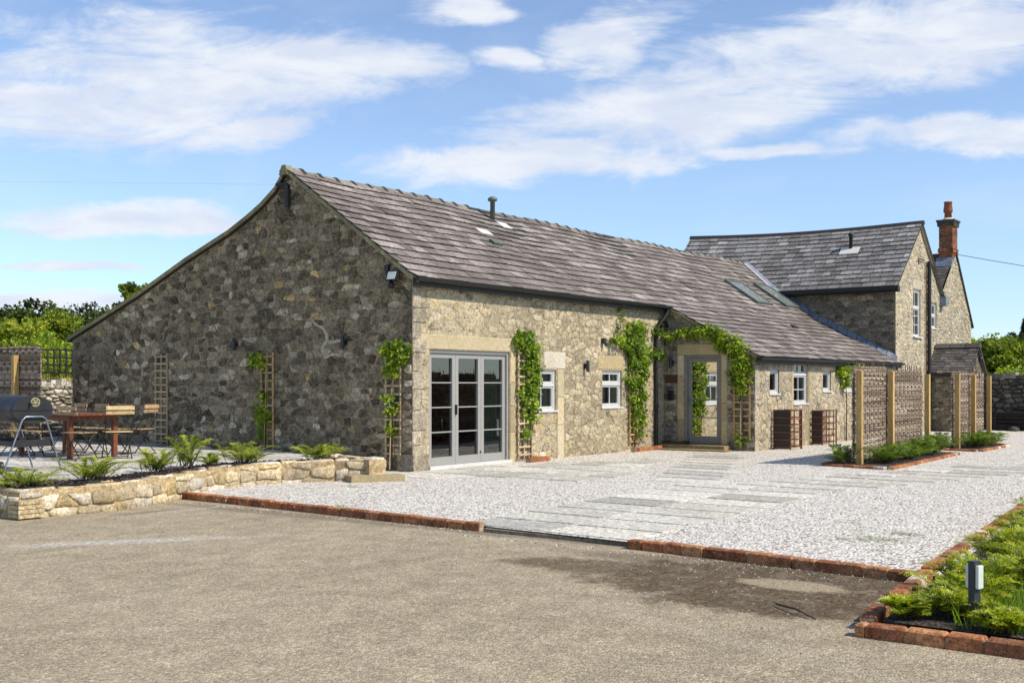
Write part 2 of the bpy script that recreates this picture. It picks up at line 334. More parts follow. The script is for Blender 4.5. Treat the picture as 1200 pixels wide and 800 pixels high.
def gravel(t, bs):
    o = t.obj()
    v = t.node('ShaderNodeTexVoronoi'); t.put(v.inputs['Vector'], o); v.inputs['Scale'].default_value = 38
    a = t.node_sep(v.outputs['Color']); D = v.outputs['Distance']
    c = t.ramp(a[0], [(0, (.13, .112, .09)), (.10, (.38, .335, .28)), (.25, (.60, .555, .48)), (.5, (.735, .70, .625)), (.9, (.83, .80, .74)), (1, (.88, .87, .82))])
    c = t.mix(t.mapr(D, .46, .80, 0, .75), c, (.13, .11, .09))
    c = t.mix(t.mapr(t.noise(1.1, 6, .7, o), .52, .74, 0, .32), c, (.40, .35, .30))
    c = t.mix(t.mapr(t.noise(17, 4, .7, o), .62, .72, 0, .4), c, (.22, .19, .165))
    c = t.mix(t.mapr(t.noise(3.3, 6, .8, o), .685, .74, 0, .6), c, (.20, .22, .07))
    P_(t, bs, c, .85, t.bump(t.math('MULTIPLY', D, -1.), .014, 1.), spec=.3)
mat('gravel', gravel)
def mulch(t, bs):
    o = t.obj(); a = t.node_sep(t.vor(38, o, out='Color'))
    c = t.ramp(a[0], [(0, (.014, .010, .009)), (.6, (.045, .032, .026)), (1, (.11, .08, .065))])
    P_(t, bs, c, .95, t.bump(t.vor(38, o), .03, 1.))
mat('mulch', mulch)
def soilgrass(t, bs):
    o = t.obj(); n = t.noise(1.2, 6, .7, o)
    P_(t, bs, t.ramp(n, [(.3, (.045, .08, .015)), (.5, (.10, .15, .03)), (.7, (.16, .20, .04))]), .95, t.bump(t.noise(30, 4, .7, o), .04, 1.))
mat('field_grass', soilgrass)
def dryfield(t, bs):
    o = t.obj(); n = t.noise(2.2, 6, .7, o)
    P_(t, bs, t.ramp(n, [(.3, (.30, .24, .07)), (.55, (.46, .36, .11)), (.7, (.30, .30, .08))]), .95, t.bump(t.noise(30, 4, .7, o), .04, 1.))
mat('dry_field', dryfield)

# ------------------------------------------------------------------ mesh builder and scene tree
class MB:
    def __init__(s): s.v = []; s.f = []; s.m = []; s.c = []; s.s = []
    def add(s, vs, fs, m=0, c=None, sm=False):
        b = len(s.v); s.v.extend(tuple(map(float, p)) for p in vs)
        c = c or (random.random(), random.random(), random.random())
        for f in fs: s.f.append([b+i for i in f]); s.m.append(m); s.c.append(c); s.s.append(sm)
    def hexa(s, p, m=0, c=None):
        s.add(p, [(0, 3, 2, 1), (4, 5, 6, 7), (0, 1, 5, 4), (1, 2, 6, 5), (2, 3, 7, 6), (3, 0, 4, 7)], m, c)
    def box(s, x0, x1, y0, y1, z0, z1, m=0, c=None):
        s.hexa([(x0, y0, z0), (x1, y0, z0), (x1, y1, z0), (x0, y1, z0), (x0, y0, z1), (x1, y0, z1), (x1, y1, z1), (x0, y1, z1)], m, c)
    def pbox(s, P, a0, a1, z0, z1, d0, d1, m=0, c=None):
        s.hexa([P(a0, z0, d0), P(a1, z0, d0), P(a1, z0, d1), P(a0, z0, d1), P(a0, z1, d0), P(a1, z1, d0), P(a1, z1, d1), P(a0, z1, d1)], m, c)
    def bar(s, p, q, w, h=None, up=(0, 0, 1), m=0, c=None):
        p = Vector(p); q = Vector(q); h = h or w; d = (q-p).normalized(); up = Vector(up)
        if abs(d.dot(up)) > .95: up = Vector((1, 0, 0))
        a = d.cross(up).normalized()*w/2; b = a.cross(d).normalized()*h/2
        s.hexa([p-a-b, p+a-b, p+a+b, p-a+b, q-a-b, q+a-b, q+a+b, q-a+b], m, c)
    def tube(s, pts, r, n=8, m=0, c=None, cap=True):
        pts = [Vector(p) for p in pts]; rs = r if isinstance(r, (list, tuple)) else [r]*len(pts)
        vs = []; fs = []; ref = None
        for i, p in enumerate(pts):
            d = (pts[min(i+1, len(pts)-1)]-pts[max(i-1, 0)]).normalized()
            if ref is None: ref = Vector((0, 0, 1)) if abs(d.z) < .9 else Vector((1, 0, 0))
            a = d.cross(ref).normalized(); b = a.cross(d).normalized(); ref = b
            for k in range(n): an = 2*math.pi*k/n; vs.append(p+a*math.cos(an)*rs[i]+b*math.sin(an)*rs[i])
        for i in range(len(pts)-1):
            for k in range(n): k2 = (k+1) % n; fs.append((i*n+k, i*n+k2, (i+1)*n+k2, (i+1)*n+k))
        c = c or (random.random(), random.random(), random.random())
        s.add(vs, fs, m, c, True)
        if cap:
            s.add(vs[:n], [tuple(range(n))[::-1]], m, c); s.add(vs[-n:], [tuple(range(n))], m, c)
    def lathe(s, prof, c0=(0, 0, 0), n=20, m=0, c=None, axis='z', sm=True):
        vs = []; fs = []
        for r, z in prof:
            for k in range(n):
                a = 2*math.pi*k/n; vs.append((c0[0]+r*math.cos(a), c0[1]+r*math.sin(a), c0[2]+z))
        for i in range(len(prof)-1):
            for k in range(n): k2 = (k+1) % n; fs.append((i*n+k, i*n+k2, (i+1)*n+k2, (i+1)*n+k))
        fs.append(tuple(range(n))[::-1]); fs.append(tuple((len(prof)-1)*n+k for k in range(n)))
        s.add(vs, fs, m, c, sm)
    def leaves(s, cs, size, nb=None, m=0, c0=None, aspect=.55, spread=1.):
        n = len(cs)
        if n == 0: return
        cs = np.asarray(cs, float); sz = size*(.6+.8*rng.random(n))[:, None]
        nr = rng.normal(size=(n, 3))*spread
        if nb is not None: nr += np.asarray(nb)
        nr /= np.linalg.norm(nr, axis=1, keepdims=True)+1e-9
        a = np.cross(nr, rng.normal(size=(n, 3))); a /= np.linalg.norm(a, axis=1, keepdims=True)+1e-9
        b = np.cross(nr, a)
        q = np.stack([cs-a*sz*.5, cs+b*sz*aspect*.5+nr*sz*.12, cs+a*sz*.5, cs-b*sz*aspect*.5+nr*sz*.12], 1).reshape(-1, 3)
        b0 = len(s.v); s.v.extend(map(tuple, q.tolist()))
        s.f.extend([[b0+4*i, b0+4*i+1, b0+4*i+2, b0+4*i+3] for i in range(n)])
        s.m.extend([m]*n); s.s.extend([False]*n)
        if c0 is None: cc = rng.random((n, 3))
        else: cc = np.clip(np.asarray(c0)+rng.normal(size=(n, 3))*.16, 0, 1)
        s.c.extend(map(tuple, cc.tolist()))

ORG = {}
def xf(v, o):
    x, y, z, r = o; c, s_ = math.cos(-r), math.sin(-r)
    out = []
    for p in v:
        a, b = p[0]-x, p[1]-y; out.append((a*c-b*s_, a*s_+b*c, p[2]-z))
    return out
def place(o, s, tt, z, rz):
    p = C0+s*U+tt*V; o.location = (p[0], p[1], z); o.rotation_euler = (0, 0, TH+rz)
def tag(o, label=None, cat=None, group=None, kind=None):
    if label: o['label'] = label
    if cat: o['category'] = cat
    if group: o['group'] = group
    if kind: o['kind'] = kind
    return o
def thing(name, label, cat, s=0, tt=0, z=0, rz=0, group=None):
    o = bpy.data.objects.new(name, None); COL.objects.link(o); o.empty_display_size = .2
    place(o, s, tt, z, rz); ORG[o.name] = (s, tt, z, rz); return tag(o, label, cat, group)
def build(name, mb, mats, parent=None, loc=False, at=(0, 0, 0, 0), label=None, bevel=0):
    """coordinates of mb are courtyard coordinates unless loc=True (then local to the root)"""
    me = bpy.data.meshes.new(name)
    mats = mats if isinstance(mats, (list, tuple)) else [mats]
    o = bpy.data.objects.new(name, me); COL.objects.link(o)
    if parent is not None:
        org = ORG[parent.name]; o.parent = parent; ORG[o.name] = org
    else:
        org = at; place(o, *at); ORG[o.name] = at
    me.from_pydata(mb.v if loc else xf(mb.v, org), [], mb.f)
    for k in mats: me.materials.append(MAT[k])
    me.polygons.foreach_set('material_index', mb.m); me.polygons.foreach_set('use_smooth', mb.s)
    at_ = me.attributes.new('rnd', 'FLOAT_COLOR', 'FACE')
    cc = np.ones((len(mb.c), 4), np.float32)
    if len(mb.c): cc[:, :3] = np.array(mb.c, np.float32)
    at_.data.foreach_set('color', cc.ravel()); me.update()
    if bevel:
        b = o.modifiers.new('bevel', 'BEVEL'); b.width = bevel; b.segments = 2; b.limit_method = 'ANGLE'
    if label: o['label'] = label
    return o
def one(name, mb, mats, label, cat, at=(0, 0, 0, 0), group=None, loc=False, bevel=0):
    return tag(build(name, mb, mats, None, loc, at, bevel=bevel), label, cat, group)
def struct(name, mb, mats, at=(0, 0, 0, 0)): return tag(build(name, mb, mats, None, False, at), kind='structure')
def copy_tree(o, parent=None):
    c = o.copy(); COL.objects.link(c); ORG[c.name] = ORG.get(o.name, (0, 0, 0, 0))
    if parent is not None: c.parent = parent
    for ch in o.children: copy_tree(ch, c)
    return c
def w2b(X, Y): d = np.array([X, Y])-C0; return float(d@U), float(d@V)

# wall planes: P(a, z, d) with d the distance standing proud of the wall face
PF = lambda a, z, d: (a, -d, z)              # long front (a = x)
PG = lambda a, z, d: (-d, a, z)              # gable end (a = y)
PS = lambda a, z, d: (8.91-d, a, z)          # side of the lean-to with the door
PA = lambda a, z, d: (a, -2.29-d, z)         # front of the lean-to, and of the far house
PH = lambda a, z, d: (18.9-d, a, z)          # dark side of the far house

def clip(poly, n, c):                         # keep n.p <= c
    out = []
    for i in range(len(poly)):
        p, q = poly[i], poly[(i+1) % len(poly)]
        dp, dq = n[0]*p[0]+n[1]*p[1]-c, n[0]*q[0]+n[1]*q[1]-c
        if dp <= 0: out.append(p)
        if (dp < 0) != (dq < 0) and dp != dq:
            k = dp/(dp-dq); out.append((p[0]+k*(q[0]-p[0]), p[1]+k*(q[1]-p[1])))
    return out
def stones(mb, P, a0, a1, z0, z1, top=None, holes=(), h=(.09, .2), w=(.14, .42), gap=.008, prot=(.002, .018), m=1, jit=.16, round_=.009, colf=None, coarse=0, k=.45, warp=.022):
    """random rubble: jittered courses, Voronoi cells, each stone a rounded, slightly proud face"""
    seeds = []; z = z0-.05
    while z < z1+.1:
        hh = random.uniform(*h); a = a0-.2+random.random()*.2
        while a < a1+.2:
            ww = random.uniform(*w); s_ = .6 if random.random() < .12 else 1
            seeds.append((a+ww*.5+random.gauss(0, .02), z+hh*.5+random.gauss(0, hh*jit))); a += ww*s_
        z += hh
    cell = .5; grid = {}; sd_ = random.random()*50
    for i, (a, z) in enumerate(seeds): grid.setdefault((int(a/cell), int(z/cell)), []).append(i)
    for i, (a, z) in enumerate(seeds):
        if not (a0 <= a <= a1 and z0-.02 <= z <= z1): continue
        if top and z > top(a)+.02: continue
        poly = [(a-.5, z-.4), (a+.5, z-.4), (a+.5, z+.4), (a-.5, z+.4)]
        gi, gj = int(a/cell), int(z/cell)
        for di in (-1, 0, 1):
            for dj in (-1, 0, 1):
                for j in grid.get((gi+di, gj+dj), ()):
                    if j == i: continue
                    b, y = seeds[j]
                    # bisector in stretched metric
                    nx, ny = (b-a)*k*k, (y-z); cc = (nx*(a+b)+ny*(z+y))/2
                    poly = clip(poly, (nx, ny), cc)
                    if len(poly) < 3: break
                if len(poly) < 3: break
            if len(poly) < 3: break
        if len(poly) < 3: continue
        poly = clip(poly, (-1, 0), -a0); poly = clip(poly, (1, 0), a1); poly = clip(poly, (0, -1), -z0); poly = clip(poly, (0, 1), z1)
        if top and len(poly) > 2:
            t1, t2 = top(a-.1), top(a+.1); n = (-(t2-t1), .2); c_ = n[0]*a+n[1]*top(a); poly = clip(poly, n, c_-.004)
        bad = False
        for (h0, h1, y0, y1) in holes:
            if len(poly) < 3: break
            if h0 < a < h1 and y0 < z < y1: bad = True; break
            xs = [p[0] for p in poly]; ys = [p[1] for p in poly]
            if max(xs) <= h0 or min(xs) >= h1 or max(ys) <= y0 or min(ys) >= y1: continue
            opts = [(h0-a, (1, 0), h0), (a-h1, (-1, 0), -h1), (y0-z, (0, 1), y0), (z-y1, (0, -1), -y1)]
            o_ = max(opts, key=lambda q: q[0]); poly = clip(poly, o_[1], o_[2])
        if bad or len(poly) < 3: continue
        cx = sum(p[0] for p in poly)/len(poly); cy = sum(p[1] for p in poly)/len(poly)
        # remove tiny edges and roughen
        pts = []
        for q in range(len(poly)):
            p0, p1 = poly[q], poly[(q+1) % len(poly)]; L = math.hypot(p1[0]-p0[0], p1[1]-p0[1])
            if L < .012: continue
            pts.append((p0[0], p0[1], .35))
            nseg = 1 if coarse else max(1, int(L/.06))
            for e in range(1, nseg):
                f = e/nseg; j = random.gauss(0, .004); pts.append((p0[0]+(p1[0]-p0[0])*f+j, p0[1]+(p1[1]-p0[1])*f+random.gauss(0, .004), 0))
        if len(pts) < 3: continue
        if warp:
            wq = []
            for px, py, cn in pts:
                n_ = noise.noise_vector(Vector((px*4.5, py*4.5, sd_))); n2_ = noise.noise_vector(Vector((px*17, py*17, sd_+9)))
                x_ = min(max(px+n_[0]*warp+n2_[0]*warp*.32, a0), a1); y_ = max(py+n_[1]*warp+n2_[1]*warp*.32, z0)
                for (h0, h1, y0, y1) in holes:
                    if h0 < x_ < h1 and y0 < y_ < y1: x_, y_ = px, py
                if top: y_ = min(y_, top(x_)-.002)
                wq.append((x_, y_, cn))
            pts = wq; cx = sum(p[0] for p in pts)/len(pts); cy = sum(p[1] for p in pts)/len(pts)
        dep = random.uniform(*prot); g = gap*random.uniform(.5, 1.8); tx, ty = random.gauss(0, .03), random.gauss(0, .04)
        rings = []
        for ins, dd in ((g, -.004), (g+round_*.35, dep*.7), (g+round_*1.2, dep)):
            ring = []
            for px, py, corner in pts:
                L = math.hypot(px-cx, py-cy); kk = max(.15, 1-(ins*(1+corner*1.8))/max(L, .02))
                x_, y_ = cx+(px-cx)*kk, cy+(py-cy)*kk
                ring.append(P(x_, y_, dd+(tx*(x_-cx)+ty*(y_-cy) if dd > 0 else 0)))
            rings.append(ring)
        n = len(pts); vs = rings[0]+rings[1]+rings[2]+[P(cx, cy, dep*1.08)]
        fs = []
        for r_ in (0, 1):
            for q in range(n): q2 = (q+1) % n; fs.append((r_*n+q, r_*n+q2, (r_+1)*n+q2, (r_+1)*n+q))
        for q in range(n): fs.append((2*n+q, 2*n+(q+1) % n, 3*n))
        col = colf(cx, cy) if colf else None
        mb.add(vs, fs, m, col, True)
def panel(mb, P, a0, a1, z0, top, holes=(), cuts=(), rev=.16, m=0):
    """mortar face of a wall with true openings and reveals"""
    ac = sorted(set([a0, a1]+[c for h in holes for c in h[:2]]+list(cuts)))
    for i in range(len(ac)-1):
        l, r = ac[i], ac[i+1]; mid = (l+r)/2; z = z0
        for (h0, h1, y0, y1) in sorted([h for h in holes if h[0] <= mid <= h[1]], key=lambda h: h[2]):
            if y0 > z: mb.add([P(l, z, 0), P(r, z, 0), P(r, y0, 0), P(l, y0, 0)], [(0, 1, 2, 3)], m)
            z = y1
        mb.add([P(l, z, 0), P(r, z, 0), P(r, top(r-1e-5), 0), P(l, top(l+1e-5), 0)], [(0, 1, 2, 3)], m)
    for (h0, h1, y0, y1) in holes:
        for q in ([(h0, y0), (h0, y1)], [(h1, y0), (h1, y1)], [(h0, y0), (h1, y0)], [(h0, y1), (h1, y1)]):
            (p, z), (p2, z2) = q
            mb.add([P(p, z, 0), P(p2, z2, 0), P(p2, z2, -rev), P(p, z, -rev)], [(0, 1, 2, 3)], m)
def dressed(mb, P, a0, a1, z0, z1, d=.02, m=2, c=None, n=5, back=-.12):
    """a single dressed block with slightly worn edges"""
    e = .012; w = lambda: random.gauss(0, .003)
    f = [(a0+e+w(), z0+e+w()), (a1-e+w(), z0+e+w()), (a1-e+w(), z1-e+w()), (a0+e+w(), z1-e+w())]
    o = [(a0, z0), (a1, z0), (a1, z1), (a0, z1)]
    vs = [P(x, y, back) for x, y in o]+[P(x, y, d-.012) for x, y in o]+[P(x, y, d) for x, y in f]
    fs = [(8, 9, 10, 11)]
    for r_ in (0, 4):
        for k in range(4): k2 = (k+1) % 4; fs.append((r_+k, r_+k2, r_+4+k2, r_+4+k))
    mb.add(vs, fs, m, c)

# slates laid course by course down a slope. Q(a, D) -> point, nrm(a, D) -> unit normal
def slates(mb, Q, N, a_range, D0, D1, gauge=.24, w=(.26, .38), th=.014, m=0, skip=(), em=1, gp=.004):
    D = D0; row = 0
    rows = []
    while D < D1-.02:
        g = gauge*random.uniform(.97, 1.03); rows.append((D, min(D+g, D1))); D += g
    for k, (da, db) in enumerate(rows):
        am, aM = a_range((da+db)/2); a = am-random.random()*.25
        while a < aM:
            ww = random.uniform(*w); l, r = max(a, am)+gp, min(a+ww, aM)-gp; a += ww
            if r-l < .03: continue
            if any(s0 < (l+r)/2 < s1 and y0 < (da+db)/2 < y1 for s0, s1, y0, y1 in skip): continue
            li = th*random.uniform(1.0, 1.5); j = random.gauss(0, .006); tilt = random.gauss(0, .002)
            jb = db+j+.012
            pts = []
            for (aa, dd, hh) in ((l, da-.02, .003), (r, da-.02, .003), (r, jb, li+tilt), (l, jb+random.gauss(0, .003), li-tilt)):
                p = Q(aa, dd); n = N(aa, dd); pts.append((p[0]+n[0]*hh, p[1]+n[1]*hh, p[2]+n[2]*hh))
            n = N(l, jb)
            low = [(q[0]-n[0]*th, q[1]-n[1]*th, q[2]-n[2]*th) for q in pts]
            mb.add(pts+low, [(0, 3, 2, 1)], m); mb.add(pts+low, [(3, 7, 6, 2), (0, 4, 7, 3), (2, 6, 5, 1)], em)  # edge faces near-black, painting in the shadow line below each course

# ================================================================== SETTING
mb = MB(); mb.add([(-2500, -2500, -.03), (2500, -2500, -.03), (2500, 2500, -.03), (-2500, 2500, -.03)], [(0, 1, 2, 3)]); struct('ground', mb, 'field_grass')
mb = MB(); mb.add([(-45, -45, 0), (-4.9, -45, 0), (-4.9, 30, 0), (-45, 30, 0)], [(0, 1, 2, 3)]); struct('road', mb, 'tarmac')
GZ = .05
mb = MB()
mb.add([(-4.78, .8, GZ), (-5.0, -5.5, GZ), (-5.3, -10.2, GZ), (6.2, -9.35, GZ), (6.2, -22, GZ), (24.6, -22, GZ), (24.6, .5, GZ), (8.9, .5, GZ), (0, 3, GZ)], [(0, 1, 2, 3, 4, 5, 6, 7, 8)])
struct('gravel_yard', mb, 'gravel')
# raised terrace
mb = MB()
pt = [(-7.25, -.35), (-6.2, -.42), (-4.3, .42), (-2.9, .45), (-1.45, -.35), (-1.1, .35), (-.02, 1.95), (-.02, 10.24), (2, 10.26), (3, 12.3), (-9, 12.3), (-9, 4), (-7.7, 1)]
n = len(pt); vs = [(a, b, .285) for a, b in pt]+[(a, b, .0) for a, b in pt]
mb.add(vs, [tuple(range(n))]+[(i, (i+1) % n, n+(i+1) % n, n+i) for i in range(n)], 0)
# crazy paving flags
seeds = []
for i in range(16):
    for j in range(22): seeds.append((-9+i*.62+random.uniform(-.2, .2), -.3+j*.62+random.uniform(-.2, .2)))
def inpoly(x, y):
    c = False
    for i in range(n):
        (x0, y0), (x1, y1) = pt[i], pt[i-1]
        if (y0 > y) != (y1 > y) and x < (x1-x0)*(y-y0)/(y1-y0)+x0: c = not c
    return c
for i, (a, b) in enumerate(seeds):
    if not (inpoly(a-.3, b-.3) and inpoly(a+.3, b) and inpoly(a, b+.3) and inpoly(a, b-.55)) : continue
    poly = [(a-.6, b-.6), (a+.6, b-.6), (a+.6, b+.6), (a-.6, b+.6)]
    for j, (c_, d_) in enumerate(seeds):
        if j != i and abs(c_-a) < 1.3 and abs(d_-b) < 1.3: poly = clip(poly, (c_-a, d_-b), ((c_*c_-a*a)+(d_*d_-b*b))/2)
    cx = sum(p[0] for p in poly)/len(poly); cy = sum(p[1] for p in poly)/len(poly)
    q = [(cx+(p[0]-cx)*.955, cy+(p[1]-cy)*.955) for p in poly]; zt = .305+random.uniform(-.003, .004); k = len(q)
    mb.add([(p[0], p[1], zt) for p in q]+[(p[0], p[1], .28) for p in q], [tuple(range(k))]+[(e, (e+1) % k, k+(e+1) % k, k+e) for e in range(k)], 1)
struct('terrace', mb, ['low_wall_mortar', 'patio_flag'])
PZ = .305
# mulch strip behind the low wall
front = [(-7.38, -.55), (-6.2, -.66), (-5.2, -.3), (-4.2, .16), (-3.5, .28), (-2.8, .16), (-2.1, -.28), (-1.5, -.78)]
mb = MB(); k = len(front)-1
off = [(.1, .95), (.35, 1.0), (.5, .95), (.55, .95), (.5, .9), (.45, .85), (.5, .9)]
vs = [(front[i][0]+.1, front[i][1]+.1, .345) for i in range(k)]+[(front[i][0]+off[i][0], front[i][1]+off[i][1], .315) for i in range(k)]
mb.add(vs, [(i, i+1, k+i+1, k+i) for i in range(k-1)])
for i in range(900):
    a = random.random()*(k-1); j = int(a); f = a-j; g = random.random()**.8*1.05
    p0 = np.array(vs[j])*(1-f)+np.array(vs[j+1])*f; p1 = np.array(vs[k+j])*(1-f)+np.array(vs[k+j+1])*f
    p = p0*(1-g)+p1*g; an = random.random()*3.14; L = random.uniform(.015, .04)
    mb.bar(p+(math.cos(an)*L, math.sin(an)*L, .0), p+(-math.cos(an)*L, -math.sin(an)*L, random.uniform(.005, .03)), .018, .01)
tag(build('bark_mulch', mb, 'mulch'), 'dark bark mulch strip between the terrace flags and low stone wall', 'mulch', kind='stuff')

# gravel-side paving: slabs laid in rows (structure: path)
def slab(mb, s0, s1, t0, t1, z=GZ):
    j = lambda: random.gauss(0, .008); zz = z+.006+random.uniform(0, .004)
    q = [(s0+j(), t0+j()), (s1+j(), t0+j()), (s1+j(), t1+j()), (s0+j(), t1+j())]
    mb.add([(a, b, zz) for a, b in q]+[(a, b, z-.05) for a, b in q], [(0, 1, 2, 3), (0, 4, 5, 1), (1, 5, 6, 2), (2, 6, 7, 3), (3, 7, 4, 0)])
mb = MB(); s_ = -4.98; i = 0
while s_ < 1.0:
    d_ = .60; gp = .07; sk = -.02*i
    slab(mb, s_, s_+d_, -6.17-sk*.5+.25*(s_+5)/6, -5.13-sk*.5+.25*(s_+5)/6); slab(mb, s_-.03, s_-.03+d_, -7.25+.25*(s_+5)/6, -6.23+.25*(s_+5)/6); s_ += d_+gp; i += 1
struct('front_path', mb, 'paving_slab')
mb = MB(); s_ = 1.1
while s_ < 12:
    y0 = -6.2-.30*(s_-1); 
    slab(mb, s_, s_+.6, y0-.95, y0+.05)
    if s_ < 7: slab(mb, s_+.05, s_+.62, y0+.12, y0+.75)
    s_ += .68
struct('cross_path', mb, 'paving_slab')
mb = MB(); s_ = .95
while s_ < 7.6:
    y0 = -4.35+.40*(s_-1); slab(mb, s_, s_+.55, y0-.85, y0+.25); s_ += .66
struct('door_path', mb, 'paving_slab')
mb = MB()
for a, b in ((-.9, -.05), (0, .85), (.92, 1.8), (1.9, 2.8)):
    slab(mb, a, b, -.62, -.03)
for a, b, c_, d_ in ((.05, .95, -1.3, -.7), (.0, .9, -2.0, -1.37), (1.0, 1.95, -1.35, -.72), (1.05, 2.0, -2.05, -1.42), (2.05, 3.0, -1.4, -.75), (2.1, 3.0, -2.1, -1.47), (1.0, 1.9, -2.75, -2.12), (.1, 1.0, -2.7, -2.1), (3.1, 4, -1.8, -1.2), (2.0, 2.9, -2.85, -2.2), (3.1, 4.0, -2.5, -1.9), (-.9, 0, -1.2, -.7), (.1, .95, -3.3, -2.8), (1.05, 1.95, -3.4, -2.85), (4.1, 5, -2.3, -1.7)): slab(mb, a, b, c_, d_)
struct('door_paving', mb, 'paving_slab')

# brick edgings --------------------------------------------------------------
def bricks(mb, p, q, h=.092, w=.105, z0=-.03, L=.215, stagger=.004):
    p = np.array(p, float); q = np.array(q, float); D = np.linalg.norm(q-p); u = (q-p)/D; v = np.array([-u[1], u[0]]); x = 0
    while x < D-.04:
        l = min(L*random.uniform(.93, 1.06), D-x); j = random.gauss(0, stagger); hh = h+random.gauss(0, .004)
        c = random.random()*.8 if random.random() > .09 else random.uniform(.9, 1); e = .012
        def pt3(a, b, z): r = p+u*a+v*b; return (r[0], r[1], z)
        a0, a1, b0, b1 = x+.005, x+l-.005, j, j+w
        vs = [pt3(a, b, z0) for a, b in ((a0, b0), (a1, b0), (a1, b1), (a0, b1))]+[pt3(a, b, hh-e) for a, b in ((a0, b0), (a1, b0), (a1, b1), (a0, b1))]+[pt3(a, b, hh) for a, b in ((a0+e, b0+e), (a1-e, b0+e), (a1-e, b1-e), (a0+e, b1-e))]
        fs = [(8, 9, 10, 11)]+[(r_+k, r_+(k+1) % 4, r_+4+(k+1) % 4, r_+4+k) for r_ in (0, 4) for k in range(4)]
        mb.add(vs, fs, 0, (c, random.random(), 0)); x += l
    a = [pt3(0, .012, z0), pt3(D, .012, z0), pt3(D, w-.012, z0), pt3(0, w-.012, z0)]
    b = [(s1, s2, h-.018) for s1, s2, _ in a]; mb.hexa(a+b, 1, (.5, .5, .5))
mb = MB(); bricks(mb, (-4.98, -5.45), (-4.72, .05)); one('brick_edging', mb, ['brick', 'front_mortar'], 'long red brick kerb between the low stone wall and the paving slabs', 'kerb')
mb = MB(); bricks(mb, (-5.34, -10.05), (-5.1, -7.33)); one('brick_edging', mb, ['brick', 'front_mortar'], 'short red brick kerb between the paving slabs and the planted bed corner', 'kerb')
mb = MB(); mb.box(-5.07, -4.985, -7.3, -5.5, -.03, .035, 0, (.2, .2, 0)); one('concrete_edging', mb, 'side_mortar', 'low rough edge under the first paving slabs at the tarmac', 'kerb')
mb = MB()
bricks(mb, (-7.42, -17), (-7.42, -10.3), h=.088, L=.23, w=.11); bricks(mb, (-7.30, -10.36), (-5.25, -10.14), h=.09, L=.22, w=.11); bricks(mb, (-5.2, -10.13), (6.2, -9.25), h=.095, L=.22, w=.11)
one('brick_edging', mb, ['brick', 'front_mortar'], 'red brick edging round the large planted bed at bottom right', 'kerb')
mb = MB(); mb.add([(-7.3, -17, .07), (-7.3, -10.4, .07), (6.2, -9.3, .07), (6.2, -17, .07)], [(0, 1, 2, 3)])
struct('planted_bed', mb, 'mulch')
def bed(corners, label):
    mb = MB()
    for i in range(len(corners)):
        bricks(mb, corners[i], corners[(i+1) % len(corners)], h=.10, w=.1, z0=.02)
    mb.add([(a, b, .085) for a, b in corners], [tuple(range(len(corners)))], 2)
    return one('brick_bed', mb, ['brick', 'front_mortar', 'mulch'], label, 'planting bed')
bed([(5.3, -6.4), (5.65, -5.15), (10.6, -5.0), (10.35, -6.22)], 'low brick edged bed under the nearer pair of wattle hurdles')
bed([(11.75, -6.35), (11.9, -5.5), (16.4, -5.2), (14.27, -6.36)], 'low brick edged bed under the farther pair of wattle hurdles')

# raised low wall with cap stones ---------------------------------------------
def wall_run(mb, pts, zb, zt, thick=.3, **kw):
    for i in range(len(pts)-1):
        p = np.array(pts[i], float); q = np.array(pts[i+1], float); L = np.linalg.norm(q-p); u = (q-p)/L; nv = np.array([u[1], -u[0]])
        z1a, z1b = zt(i), zt(i+1)
        F = lambda a, z, d_, p=p, u=u, nv=nv: (p[0]+u[0]*a+nv[0]*d_, p[1]+u[1]*a+nv[1]*d_, z)
        mb.hexa([F(0, zb, 0), F(L, zb, 0), F(L, zb, -thick), F(0, zb, -thick), F(0, z1a, 0), F(L, z1b, 0), F(L, z1b, -thick), F(0, z1a, -thick)], 0)
        tp = lambda a, A=z1a, B=z1b, L=L: A+(B-A)*a/L
        stones(mb, F, 0, L, zb, max(z1a, z1b), top=tp, **kw)
        T = lambda a, b, d_, F=F, tp=tp: F(a, tp(a)+d_, -b)
        stones(mb, T, 0, L, 0, thick, h=(.2, .3), w=(.25, .5), prot=(.008, .03), m=1, gap=.008)
mb = MB()
zt = lambda i: (.31, .32, .325, .33, .34, .35, .36, .38)[i]
wall_run(mb, front, -.02, zt, .28, h=(.12, .19), w=(.2, .55), prot=(.012, .04), gap=.006, round_=.014, jit=.1)
wall_run(mb, [(-7.6, 3.5), (-7.45, .6), (-7.38, -.55)], -.02, lambda i: .31, .28, h=(.12, .19), w=(.2, .55), prot=(.012, .04), gap=.006, round_=.014, jit=.1)
wall_run(mb, [(-1.5, -.78), (-1.2, .35), (-.25, 1.75)], -.02, lambda i: (.38, .36, .31)[i], .3, h=(.12, .19), w=(.2, .55), prot=(.012, .04), gap=.006, round_=.014, jit=.1)
F = lambda a, z, d_: (-1.6+a*.62-.12+d_*-.6, -.78-d_, z)
# pale dressed step block at the end of the wall
mb.hexa([(-2.15, -.68, .0), (-1.42, -1.12, .0), (-1.3, -.85, .0), (-2.0, -.4, .0), (-2.15, -.68, .15), (-1.42, -1.12, .15), (-1.3, -.85, .15), (-2.0, -.4, .15)], 2)
# stacked tiles in the left corner
for i in range(4): mb.box(-7.47+.01*random.random(), -7.15, -.68, -.45, .02+i*.052, .064+i*.052, 1, (random.uniform(.3, .6), .5, 0))
o_ = one('stone_retaining_wall', mb, ['low_wall_mortar', 'low_wall_stone', 'ochre_ashlar', 'pale_ashlar'], 'low curving honey stone wall holding up the raised terrace', 'low wall')

